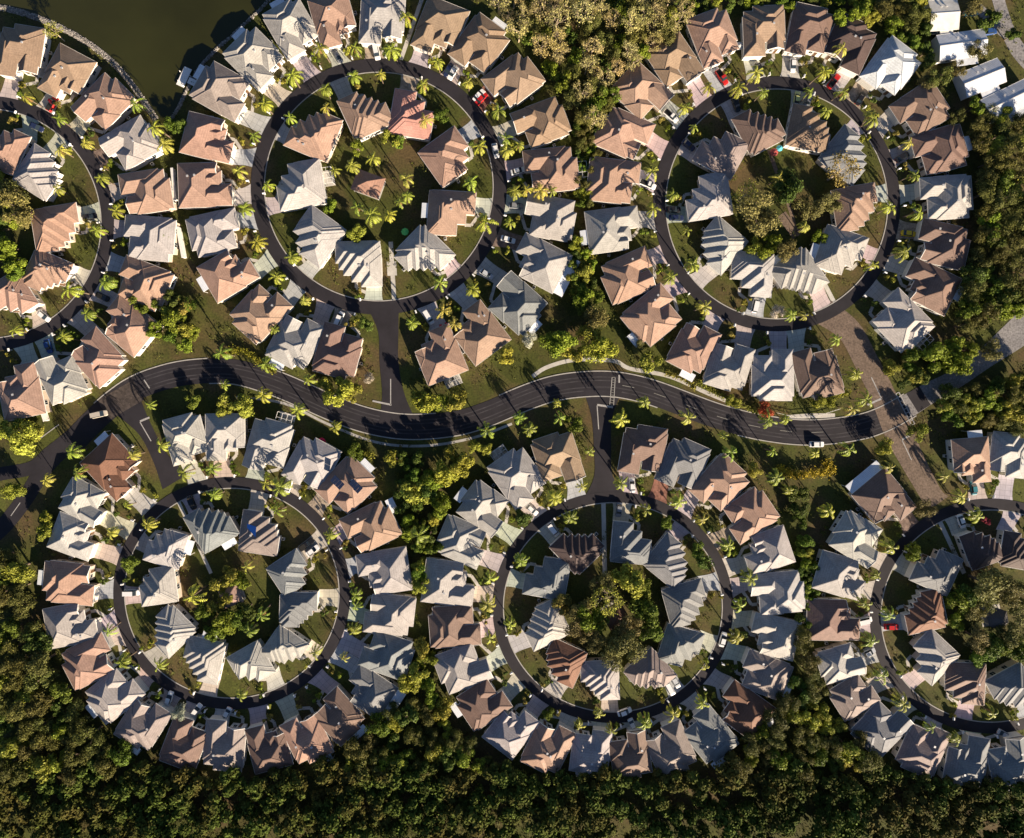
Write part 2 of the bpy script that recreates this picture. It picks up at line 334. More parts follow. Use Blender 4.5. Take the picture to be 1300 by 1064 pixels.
# ring, side, colour, x, y, driveway x, y, flags: l=patio roof behind, L=large patio roof, c=cage, p/r/b paver drive, s=solar, t=tarp
HS = """A o T 423 24 436 68 -|A o G 485 21 478 62 p|A o O 558 34 536 71 -|A o O 609 56 579 90 l|A o O 652 101 617 128 r|A o O 687 156 646 167 -
A o T 700 215 651 220 c|A o G 698 276 652 263 -|A o G 685 333 640 311 bL|A o D 655 386 617 349 l|A o T 607 422 585 384 -|A o T 557 450 541 405 c
A o K 429 446 438 407 p|A o G 374 433 403 396 l|A o T 329 396 365 375 -|A o T 289 346 333 330 l|A o G 271 295 312 289 -|A o T 259 234 305 242 -
A o T 264 174 310 190 -|A o N 281 114 325 148 l|A o G 323 72 355 115 l|A o G 370 34 391 83 l
A i T 464 141 430 109 -|A i R 523 144 517 103 p|A i T 569 198 594 169 -|A i T 573 270 615 261 l|A i G 537 323 571 343 -|A i G 455 335 474 375 -
A i G 400 300 389 340 -|A i G 380 234 344 261 c|A i T 397 168 359 165 -
B o T 907 46 918 98 -|B o O 971 38 960 85 -|B o K 1029 38 1008 81 -|B o X 1080 54 1055 101 -|B o W 1133 85 1092 120 p|B o K 1171 139 1126 160 -
B o K 1195 190 1145 201 l|B o G 1203 250 1156 250 -|B o K 1199 310 1152 297 p|B o K 1182 363 1141 345 l|B o G 1146 408 1114 379 c
B o K 1039 473 1018 431 -|B o G 982 476 986 433 -|B o G 926 465 941 426 -|B o T 881 441 901 405 l|B o T 830 401 864 371 l|B o T 799 350 839 330 -
B o G 779 291 823 288 l|B o T 779 229 820 238 -|B o T 792 169 830 192 -|B o T 815 117 854 143 -|B o O 856 77 881 120 -
B i K 965 162 930 130 -|B i O 1029 162 1012 124 -|B i N 916 192 873 186 -|B i D 1078 196 1086 167 -|B i G 899 249 861 266 -|B i G 914 311 890 345 -
B i G 956 348 958 392 -|B i G 1015 350 1038 384 l|B i G 1069 319 1105 325 l|B i T 1088 263 1118 246 -
C o O 24 64 10 110 -|C o O 83 94 60 131 -|C o T 130 130 105 162 -|C o G 165 182 130 203 b|C o T 184 243 145 246 -|C o G 188 302 150 295 -
C o T 180 360 145 336 -|C o T 160 413 128 381 -|C o T 122 454 103 415 -|C o G 77 480 66 435 -|C o T 24 497 28 454 -
C i T 2 187 22 150 -|C i G 49 218 68 193 -|C i T 70 289 117 266 -|C i T 58 347 105 351 -|C i T 13 376 39 409 -
D o B 143 594 180 630 l|D o G 105 637 150 660 -|D o G 92 682 134 696 -|D o T 86 741 130 741 l|D o G 88 794 137 783 -|D o T 111 841 154 817 -
D o G 143 883 179 856 l|D o N 180 920 214 881 l|D o K 233 945 252 905 -|D o N 284 948 291 911 -|D o K 340 950 337 911 -|D o T 389 939 372 900 l
D o K 429 911 408 873 l|D o D 468 879 442 843 L|D o D 491 832 449 813 -|D o G 494 781 453 771 -|D o G 487 727 449 726 -|D o T 470 670 430 685 l
D o T 440 618 408 649 psl|D o G 395 589 374 626 -|D o G 340 566 329 600 c|D o G 285 555 287 594 -|D o G 235 557 252 596 -
D i D 267 668 244 632 l|D i N 329 677 325 636 t|D i D 368 728 393 687 -|D i D 378 775 419 758 -|D i G 361 824 404 833 -|D i G 318 845 342 873 -
D i G 256 839 263 873 l|D i G 214 801 194 830 -|D i G 199 745 163 755 -|D i G 209 696 179 683 l
E o O 708 583 721 623 -|E o G 658 607 683 643 c|E o G 615 645 650 673 l|E o G 587 688 628 709 -|E o G 570 741 611 749 -|E o K 577 796 615 792 -
E o G 587 848 626 830 -|E o K 613 894 645 868 l|E o G 649 928 679 896 -|E o T 696 950 715 916 -|E o G 750 958 757 930 -|E o K 800 960 802 932 -
E o N 852 954 839 920 -|E o D 901 935 877 898 l|E o B 945 903 905 870 l|E o N 972 858 930 836 l|E o G 984 809 941 794 -|E o G 988 754 940 750 -
E o G 975 700 931 713 -|E o T 952 654 909 679 p|E o T 915 615 877 645 -|E o D 868 590 843 625 r|E o K 817 572 805 615 -
E i X 734 696 698 673 -|E i D 802 690 790 649 -|E i D 852 713 866 675 -|E i D 694 734 657 736 -|E i G 691 794 655 813 -|E i B 715 843 702 875 -
E i G 762 865 775 893 -|E i N 826 856 850 875 -|E i D 865 822 901 818 -|E i D 872 767 899 745 -
F o K 1124 636 1146 670 bL|F o G 1090 684 1118 705 -|F o G 1069 732 1101 745 -|F o K 1059 788 1094 786 -|F o G 1068 843 1101 828 -|F o N 1085 885 1118 871 -
F o D 1120 925 1145 903 -|F o N 1173 952 1175 918 -|F o D 1229 967 1229 939 -|F o D 1284 972 1276 948 -|F o T 1235 585 1240 622 l|F o G 1282 578 1271 620 -
F i X 1248 696 1214 664 -|F i X 1295 700 1293 665 -|F i D 1190 724 1147 715 -|F i B 1175 777 1135 786 -|F i G 1184 835 1158 860 -|F i K 1227 869 1225 903 -|F i D 1288 877 1290 912 -"""
HOUSES = [h.split() for h in HS.replace('\n', '|').split('|') if h.strip()]
def cwang(k, x, y):
    cx, cy = RINGS[k][:2]; return (math.degrees(math.atan2(x - cx, cy - y))) % 360
OUT = []                                    # house footprints: (cx, cy, rz, hw, hd) in metres
zone = {}
for h in HOUSES:
    h[3:7] = [float(v) for v in h[3:7]]; zone.setdefault((h[0], h[1]), []).append(h)
for k, v in zone.items():
    v.sort(key=lambda h: cwang(h[0], h[3], h[4]))
    for i, h in enumerate(v): h.append(i)
win_me = MB(); win_me.box(-.5, .5, -.05, .03, 0, 1, 0); win_me.box(-.42, .42, -.07, -.045, .08, .92, 1); win_me.box(-.02, .02, -.085, -.06, .08, .92, 0)
win_me = win_me.mesh('window', [M['frame'], M['glass']])
gar_me = MB(); gar_me.box(-.5, .5, -.06, .03, 0, 1, 0)
for k in range(1, 4): gar_me.box(-.5, .5, -.075, -.055, k / 4 - .012, k / 4 + .012, 1)
gar_me = gar_me.mesh('garage_door', [M['garage'], M['kerb']])
door_me = MB(); door_me.box(-.5, .5, -.06, .03, 0, 1, 0); door_me.box(-.56, -.5, -.09, .03, 0, 1.05, 1); door_me.box(.5, .56, -.09, .03, 0, 1.05, 1)
door_me = door_me.mesh('front_door', [M['doorp'], M['frame']])
vent_me = MB(); vent_me.tube([(0, 0, -.2), (0, 0, .35)], [.12, .12]); vent_me.box(-.3, .3, -.3, .3, .3, .42); vent_me = vent_me.mesh('roof_vent', [M['vent']])

def hip(rf, fa, wl, x0, x1, y0, y1, ze, p, gable=False):
    """one hip (or front gable) roof block over a rectangle, its fascia and its walls"""
    w, d = x1 - x0, y1 - y0; c = [(x0, y0, ze), (x1, y0, ze), (x1, y1, ze), (x0, y1, ze)]
    if w <= d or gable:
        hh = w / 2 * p; xm = (x0 + x1) / 2; a = (xm, y0 if gable else y0 + w / 2, ze + hh); b = (xm, max(y1 - w / 2, a[1] + .05), ze + hh)
        rf.face([c[3], c[0], a, b]); rf.face([c[1], c[2], b, a]); rf.face([c[2], c[3], b])
        if gable: wl.face([(x0 + .3, y0 + .25, ze - .1), (x1 - .3, y0 + .25, ze - .1), (xm, y0 + .25, ze + hh - .15)])
        else: rf.face([c[0], c[1], a])
        ed = [(a, b), (c[2], b), (c[3], b)] + ([] if gable else [(c[0], a), (c[1], a)])
        if gable: fa.bar(c[0], a, .12, .25); fa.bar(c[1], a, .12, .25)
    else:
        hh = d / 2 * p; ym = (y0 + y1) / 2; a = (x0 + d / 2, ym, ze + hh); b = (x1 - d / 2, ym, ze + hh)
        rf.face([c[0], c[1], b, a]); rf.face([c[2], c[3], a, b]); rf.face([c[3], c[0], a]); rf.face([c[1], c[2], b])
        ed = [(a, b), (c[0], a), (c[3], a), (c[1], b), (c[2], b)]
    for q in ed: rf.bar(q[0], q[1], .22, .1, 1)
    rf.face([(x0, y0, ze - .04), (x0, y1, ze - .04), (x1, y1, ze - .04), (x1, y0, ze - .04)])
    t = .06
    if not gable: fa.box(x0 - t, x1 + t, y0 - t, y0, ze - .2, ze + .03)
    fa.box(x0 - t, x1 + t, y1, y1 + t, ze - .2, ze + .03); fa.box(x0 - t, x0, y0, y1, ze - .2, ze + .03); fa.box(x1, x1 + t, y0, y1, ze - .2, ze + .03)
    o = .42; wl.box(x0 + o, x1 - o, y0 + o, y1 - o, 0, ze - .05)

def plan(side, r, var):
    """rectangles (x0,x1,y0,y1,gable) with the garage on +x and the street at y=0"""
    if side == 'o':
        w = 12.6 + r.uniform(-.5, .5); d = 15.2 + r.uniform(-.5, .5)
        if var == 0: B = [(0, w, 4.4, d - 1.3, 0), (w - 6.4, w - .15, 0, 9, 0), (.5, w - 6.6, 1.9, 9, 0), (2.4, w - .6, 8.2, d, 0)]
        elif var == 1: B = [(.3, w, 4.8, d - 1.0, 0), (w - 6.4, w - .2, 0, 8.8, 1), (.1, w - 6.7, 2.4, 8.6, 0), (1.2, 9.0, 8, d, 0)]
        elif var == 2: B = [(0, w - .4, 4.0, d - 1.4, 0), (w - 6.3, w, 0, d - 3, 0), (.6, w - 6.9, 1.8, 9, 1), (.4, 9.2, 7.5, d, 0)]
        else: B = [(0, w, 4.8, d, 0), (w - 6.6, w - .3, 0, 9.4, 0), (2.6, w - 5.6, 2.9, 9, 0), (.2, 4.4, 4.2, 9, 1)]
        g = (w - 3.2, 0); ent = (B[2][0] + B[2][1]) / 2, B[2][2]
    else:
        w = 13.4 + r.uniform(-.4, .4); d = 13.8 + r.uniform(-.4, .4); n = 5
        xs = [w - 6.4, w - 8.6, w - 10.5, w - 12.1, 0]; ys = [0, 1.3, 2.8, 4.3, 6.0]
        ye = [d - 3.4, d - 1.9, d - .6, d, d - 1.0]; xe = [w, w - .1, w - .22, w - 1.4, w - 3.4]
        if var == 1: xs = [w - 6.8, w - 8.6, w - 10.2, w - 11.6, 0.2]; ys = [0, 1.9, 3.6, 5.2, 6.8]; ye = [d - 2.4, d - 1.0, d, d - .15, d - 1.2]; xe = [w, w - .1, w - 1.1, w - 2.8, w - 4.6]
        if var in (0, 3): xs = [w - 7.6, w - 10.4, .15, 0.05, 0]; ys = [0, 2.0, 4.4, 6.4, 7.6]; ye = [d - 3.0, d - .9, d - .05, d, d - .6]; xe = [w, w - .1, w - .3, w - 1.6, w - 4.2]
        if var == 3: ys = [0, 2.6, 5.2, 6.6, 7.8]; xs = [w - 6.8, w - 9.8, .15, .1, 0]
        if var == 2: xs = [w - 6.2, w - 9.0, w - 11.4, .9, 0]; ys = [0, 1.6, 3.6, 5.4, 7.4]; ye = [d - 4.0, d - 1.6, d - .1, d, d - .3]; xe = [w, w - .2, w - .4, w - 1.8, w - 4.0]
        B = [(xs[i], xe[i], ys[i], ye[i], 0) for i in range(n)]
        g = (w - 3.0, 0); ent = (xs[1] + 1.1, ys[1])
    return B, w, d, g, ent
WALLC = [(.72, .68, .6), (.75, .72, .68), (.62, .52, .42), (.66, .66, .62), (.7, .6, .5)]
DRIVES = []
for h in HOUSES:
    k, sd, cc, hx, hy, dx, dy, fl, idx = h
    r = random.Random(int(hx * 31 + hy * 7)); cx, cy, rx, ry, rw, rname = RINGS[k]
    X, Y = W(hx, hy, 3.4)
    v = Vector((cx - hx, -(cy - hy))) if sd == 'o' else Vector((hx - cx, -(hy - cy)))
    v.normalize(); rz = math.atan2(v.x, -v.y) + R(r.uniform(-3, 3))
    c, s = math.cos(rz), math.sin(rz); dX, dY = W(dx, dy)
    lx = (dX - X) * c + (dY - Y) * s; mir = lx < 0
    ks = {'A': 1.07, 'B': 1.06, 'C': 1.06}.get(k, 1.06) if sd == 'o' else {'A': 1.04, 'B': 1.0, 'C': 1.04}.get(k, .94)
    near = min(math.hypot(hx - o[3], hy - o[4]) for o in HOUSES if o is not h) * S * (.982)
    ks = max(.76, min(ks, near / (12.7 if sd == 'o' else 14.3)))
    if sd == 'i': rz += R(14) * (-1 if mir else 1); c, s = math.cos(rz), math.sin(rz)
    base, cname = COLS[cc]; j = r.uniform(.9, 1.1); base = tuple(b * j * r.uniform(.97, 1.03) for b in base)
    B, w, d, g, ent = plan(sd, r, r.randrange(4))
    B = [(a * ks, b * ks, y0 * ks, y1 * ks, q) for a, b, y0, y1, q in B]; w *= ks; d *= ks; g = (g[0] * ks, 0); ent = (ent[0] * ks, ent[1] * ks)
    where = 'outside' if sd == 'o' else 'inside'
    extra = ' with blue tarp' if 't' in fl else ' with solar panels' if 's' in fl else ''
    h.append('the %s house %s the %s' % (ORD[idx], where, rname))
    root = empty('house', (X, Y, 0), rz, label='%s roofed house%s, %s clockwise from the top %s the %s' % (cname, extra, ORD[idx], where, rname), cat='house',
                 group='houses around the ring roads')
    rf, fa, wl = MB(), MB(), MB(); p = .47 + r.uniform(-.03, .05)
    for i, (x0, x1, y0, y1, gb) in enumerate(B):
        e = i * .027; hip(rf, fa, wl, x0 - w / 2 - e, x1 - w / 2 + e, y0 - d / 2 - e, y1 - d / 2 + e, 2.9 + i * .017, p, bool(gb))
    if mir: rf.mirror(); fa.mirror(); wl.mirror()
    sg = -1 if mir else 1
    ro = rf.build('roof', [M['roof'], M['cap']], root, base); wc = tuple(q * .92 for q in r.choice(WALLC)) if cc not in 'W' else (.7, .72, .72)
    ro_cap = base
    wo = wl.build('wall', [M['wall']], root, wc); fa.build('fascia', [M['fascia']], root)
    put('garage_door', gar_me, root, loc=(sg * (g[0] - w / 2), -d / 2 + .36, 0), scale=(4.6, 1, 2.2))
    put('front_door', door_me, root, loc=(sg * (ent[0] - w / 2 - .6), ent[1] - d / 2 + .36, 0), scale=(1, 1, 2.1))
    # windows on the sides and the back
    m0 = B[0]
    if sd == 'o':
        for f in (.3, .7):
            yy = m0[2] + (m0[3] - m0[2]) * f - d / 2
            put('window', win_me, root, loc=(sg * (m0[0] - w / 2 + .4), yy, 1), rz=-R(90) * sg, scale=(1.5, 1, 1.2))
            put('window', win_me, root, loc=(sg * (m0[1] - w / 2 - .4), yy, 1), rz=R(90) * sg, scale=(1.5, 1, 1.2))
        put('window', win_me, root, loc=(sg * (ent[0] - w / 2 + .9), ent[1] - d / 2 + .36, 1), scale=(1.2, 1, 1.2))
    else:
        yy = (B[0][2] + B[0][3]) / 2 - d / 2
        for f in (-2.2, 1.4): put('window', win_me, root, loc=(sg * (m0[1] - w / 2 - .38), yy + f, 1), rz=R(90) * sg, scale=(1.6, 1, 1.2))
        for bb in B[1:4]: put('window', win_me, root, loc=(sg * (bb[0] + 1.2 - w / 2), bb[2] - d / 2 + .3, .9), scale=(1.1, 1, 1.3))
    q = max(B, key=lambda b: (round(b[3], 2), b[1] - b[0]))
    for f in (.3, .7): put('window', win_me, root, loc=(sg * (q[0] + (q[1] - q[0]) * f - w / 2), q[3] - d / 2 - .3, .8), rz=R(180), scale=(1.6, 1, 1.5))
    for _ in range(r.randrange(0, 3)):
        b = r.choice(B[:2]); zx = r.uniform(.3, .7); yy2 = b[2] + (b[3] - b[2]) * r.uniform(.35, .65); xx = b[0] + (b[1] - b[0]) * zx
        ht = 2.9 + p * min(xx - b[0], b[1] - xx, yy2 - b[2], b[3] - yy2)
        put('vent', vent_me, ro, loc=(sg * (xx - w / 2), yy2 - d / 2, ht))
    bw = 7.0 if 'L' in fl else 4.6
    if 'l' in fl or 'L' in fl:
        px0 = r.uniform(-w / 2 + 1, w / 2 - bw - .8); bk = q[3] - d / 2 - .35; dp = 3.4 if 'L' in fl else 2.5
        pr = MB(); n = len(pr.v); z0, z1 = 2.7, 2.45
        if 'L' in fl: px0 = -w / 2 + .5; bw = w - 1
        pr.v += [(px0, bk, z0), (px0 + bw, bk, z0), (px0 + bw, bk + dp, z1), (px0, bk + dp, z1), (px0, bk, z0 + .1), (px0 + bw, bk, z0 + .1), (px0 + bw, bk + dp, z1 + .1), (px0, bk + dp, z1 + .1)]
        for f4 in ((0, 3, 2, 1), (4, 5, 6, 7), (0, 1, 5, 4), (1, 2, 6, 5), (2, 3, 7, 6), (3, 0, 4, 7)): pr.f.append(f4); pr.m.append(0)
        pr.build('patio_roof', [M['panroof']], root)
        for xx in (px0 + .1, px0 + bw - .1):
            pp = MB(); pp.bar((0, 0, 0), (0, 0, z1), .1, .1); put('patio_post', pp.mesh('patio_post', [M['fascia']]), root, loc=(xx, bk + dp - .12, 0))
    if 'c' in fl:
        px0 = r.uniform(-w / 2 + 1, 0); bk = q[3] - d / 2 - .3; cg = MB(); cg2 = MB(); cg2.box(px0, px0 + 5, bk, bk + 3.2, 0, .12)
        cg2.build('patio_floor', [M['path']], root)
        for a in range(4):
            xx = px0 + a * 5 / 3; cg.bar((xx, bk, 2.6), (xx, bk + 3.2, 2.6), .09, .09); cg.bar((xx, bk + 3.2, 0), (xx, bk + 3.2, 2.6), .09, .09)
        for a in range(3): cg.bar((px0, bk + a * 1.6, 2.62), (px0 + 5, bk + a * 1.6, 2.62), .09, .09)
        cg.build('patio_cage', [M['fascia']], root)
    if 's' in fl:
        for a, bx in ((-3.6, 1), (1.2, 1)):
            sp = MB()
            for u in range(4):
                for t2 in range(2):
                    x0 = -2 + u * 1.03; sp.box(x0, x0 + 1, t2 * 1.6, t2 * 1.6 + 1.55, 0, .05)
            o = put('solar_panel', sp.mesh('solar_panel', [M['solar']]), ro, loc=(a + .8, -1.6 if a < 0 else 1.5, 2.9 + p * 4.4 + .1)); o.rotation_euler = (math.atan(p), 0, 0)
    if 't' in fl:
        tp = MB(); tp.face([(-.9, -1.6, .05), (2.0, -2.1, .05), (1.8, -1.0, .05), (-1.5, 1.5, .05)]); tp.face([(-.9, -1.6, -.02), (-1.5, 1.5, -.02), (1.8, -1.0, -.02), (2.0, -2.1, -.02)])
        o = put('roof_tarp', tp.mesh('roof_tarp', [M['tarp']]), ro, loc=(sg * 1.2, -1.0, 2.9 + p * 6.3 + .25)); o.rotation_euler = (math.atan(p) * .6, 0, 0)
    OUT.append((X, Y, rz, w / 2 + .3, d / 2 + .3))
    # driveway from the garage to the ring
    gx, gy = sg * (g[0] - w / 2), -d / 2 + .6
    F = Vector((X + gx * c - gy * s, Y + gx * s + gy * c)); cW = Vector(W(cx, cy)); tD = Vector((dX, dY))
    kk = (rw / 2 - .4) * (1 if sd == 'o' else -1); ex, ey = (rx + kk) * S, (ry + kk) * S
    a = math.atan2((tD.y - cW.y) / ey, (tD.x - cW.x) / ex)
    fa0 = math.atan2((F.y - cW.y) / ey, (F.x - cW.x) / ex); da = (a - fa0 + math.pi) % (2 * math.pi) - math.pi; a = fa0 + da * .45
    E = Vector((cW.x + ex * math.cos(a), cW.y + ey * math.sin(a)))
    u = Vector((c, s)); tt = Vector((-ex * math.sin(a), ey * math.cos(a))).normalized()
    if tt.dot(u) < 0: tt = -tt
    hw = 2.55; dl = (E - F).length
    ang = math.atan2((E - F).x, -(E - F).y)
    paved = next((m for m in 'prb' if m in fl), None)
    dcol = {'p': (.36, .295, .23), 'r': (.24, .115, .085), 'b': (.2, .145, .12)}.get(paved, tuple(q2 * r.uniform(.85, 1.08) for q2 in (.56, .525, .48)))
    if r.random() < .12 and not paved: dcol = (.46, .48, .51)
    mb = MB(); zd = .045 + r.uniform(0, .006)
    lft, rgt = [], []
    for i2 in range(7):
        t = i2 / 6; P = F.lerp(E, t); uu = u.lerp(tt, t).normalized(); ww = hw * (1 + .28 * t ** 4)
        lft.append(P - uu * ww); rgt.append(P + uu * ww)
    def loc2(q3):
        q3 = q3 - F; ca, sa = math.cos(-rz), math.sin(-rz); return (q3.x * ca - q3.y * sa, q3.x * sa + q3.y * ca, 0)
    for i2 in range(6): mb.face([loc2(rgt[i2]), loc2(rgt[i2 + 1]), loc2(lft[i2 + 1]), loc2(lft[i2])])
    o = mb.build('driveway', [M['paver'] if paved else M['concrete']], None, dcol); o.location = (F.x, F.y, zd); o.rotation_euler = (0, 0, rz); tag(o, kind='structure')
    DRIVES.append((F, E, rz)); h.append((F, E, u, sg, c, s, X, Y, w, d, ent))
    # short front walk
    ex2, ey2 = sg * (ent[0] - w / 2 - .6), ent[1] - d / 2 + .3
    Pd = Vector((X + ex2 * c - ey2 * s, Y + ex2 * s + ey2 * c)); Pq = F.lerp(E, min(.45, 2.2 / max(dl, 1)) ) - u * sg * 2.0
    fw = MB(); n1 = (Vector((-(Pq - Pd).y, (Pq - Pd).x))).normalized() * .5; mid = Vector((Pd.x + s * 1.8 * 1, Pd.y - c * 1.8 * 1))
    fw.face([(*(Pd - u * .5), .03), (*(Pd + u * .5), .03), (*(mid + u * .5), .03), (*(mid - u * .5), .03)])
    n1 = (Vector((-(Pq - mid).y, (Pq - mid).x))).normalized() * .5
    fw.face([(*(mid - n1), .036), (*(mid + n1), .036), (*(Pq + n1), .036), (*(Pq - n1), .036)])
    tag(fw.build('front_walk', [M['path']]), kind='structure')

# ------------------------------------------------------------------ mobile homes
for i, (x, y, lw, ld, an, cc, nm) in enumerate([(1199, 18, 9, 9.5, 4, (.8, .78, .72), 'ribbed cream roofed mobile home at the top edge, topmost of the four'),
        (1222, 56, 15, 8, 8, (.74, .78, .84), 'white roofed mobile home with two dark vents, second of the four from the top'),
        (1248, 98, 13.5, 8, 22, (.76, .79, .84), 'white roofed mobile home half under a bare tree, third of the four from the top'),
        (1284, 126, 17, 8, 26, (.6, .64, .7), 'grey white roofed mobile home at the right edge, lowest of the four')]):
    X, Y = W(x, y, 3.2); root = empty('mobile_home', (X, Y, 0), R(an), label=nm, cat='mobile home', group='mobile homes at the top right')
    rf, wl, fa = MB(), MB(), MB(); a, b = lw / 2, ld / 2
    wl.box(-a + .2, a - .2, -b + .2, b - .2, .3, 2.9)
    for sx in (-1, 1): wl.face([(sx * (a - .2), -b + .2, 2.9), (sx * (a - .2), b - .2, 2.9), (sx * (a - .2), 0, 3.7)])
    rf.face([(-a, -b, 2.85), (a, -b, 2.85), (a, 0, 3.85), (-a, 0, 3.85)]); rf.face([(a, b, 2.85), (-a, b, 2.85), (-a, 0, 3.85), (a, 0, 3.85)]); rf.bar((-a, 0, 3.86), (a, 0, 3.86), .3, .08, 1)
    rf.box(-a * .3, a * .6, -b - 2.4, -b + .05, 2.6, 2.72, 0)
    fa.box(-a, a, -b - .06, -b, 2.7, 2.88); fa.box(-a, a, b, b + .06, 2.7, 2.88)
    ro = rf.build('roof', [mat('metal_sheet_roof_%s' % 'abcd'[i], cc, .5, noise=.15, nscale=.5, extra=ribs), M['fascia']], root)
    wl.build('wall', [M['wall']], root, (.6, .6, .58)); fa.build('fascia', [M['fascia']], root)
    for f in (-.55, 0, .55): put('window', win_me, root, loc=(f * a, -b + .17, 1.2), scale=(1.4, 1, 1))
    for f in (-.55, .55): put('window', win_me, root, loc=(f * a, b - .17, 1.2), rz=R(180), scale=(1.4, 1, 1))
    for f in (-.2, .15): put('vent', vent_me, ro, loc=(f * a, b * .5, 3.3))
    OUT.append((X, Y, R(an), a, b))
polystrip('side_road', [(1262, -20), (1275, 25), (1290, 60), (1320, 90)], [16, 16, 20, 26], .04, M['grey_road'])
polystrip('side_road', [(1240, 8), (1262, 30), (1280, 45)], [12, 14, 14], .033, M['grey_road'])

# ------------------------------------------------------------------ gazebos
def gazebo(x, y, sx, sy, an, cc, lab, hexa=False):
    X, Y = W(x, y, 3); root = empty('gazebo', (X, Y, 0), R(an), label=lab, cat='gazebo'); rf, ps = MB(), MB()
    n = 6 if hexa else 4; P = [(sx * math.cos(2 * math.pi * (k + .5) / n) * (1 if hexa else 1.414), sy * math.sin(2 * math.pi * (k + .5) / n) * (1 if hexa else 1.414), 2.7) for k in range(n)]
    for k in range(n):
        j = (k + 1) % n; rf.face([P[k], P[j], (0, 0, 4.6)]); rf.bar(P[k], (0, 0, 4.6), .25, .1, 1)
    rf.face([(p[0], p[1], 2.66) for p in reversed(P)])
    rf.build('roof', [M['roof'], M['cap']], root, cc)
    for p in P:
        q = MB(); q.bar((0, 0, 0), (0, 0, 2.66), .18, .18); put('post', q.mesh('post', [M['fascia']]), root, loc=(p[0] * .88, p[1] * .88, 0))
    fl = MB(); fl.box(-sx * .9, sx * .9, -sy * .9, sy * .9, 0, .12); fl.build('floor', [M['path']], root)
    be = MB(); be.box(-1, 1, -.3, .3, .42, .5); be.box(-.9, -.8, -.25, .25, .1, .42); be.box(.8, .9, -.25, .25, .1, .42); be.build('bench', [M['bark']], root)
gazebo(467, 233, 4.6, 3.4, -20, (.34, .2, .15), 'tan roofed gazebo among palms in the middle of the top middle ring')
gazebo(292, 757, 3.2, 3.2, 20, (.33, .22, .18), 'brown gazebo half hidden by trees in the middle of the bottom left ring')
gazebo(781, 782, 3.6, 3.4, 30, (.15, .08, .05), 'dark brown gazebo in shade in the middle of the bottom middle ring')
gazebo(1268, 786, 3.6, 3.6, 10, (.14, .13, .13), 'dark grey six sided gazebo in the middle of the bottom right ring', True)
for o_ in ((467, 233), (292, 757), (781, 782), (1268, 786)): OUT.append((*W(*o_), 0, 4, 4))

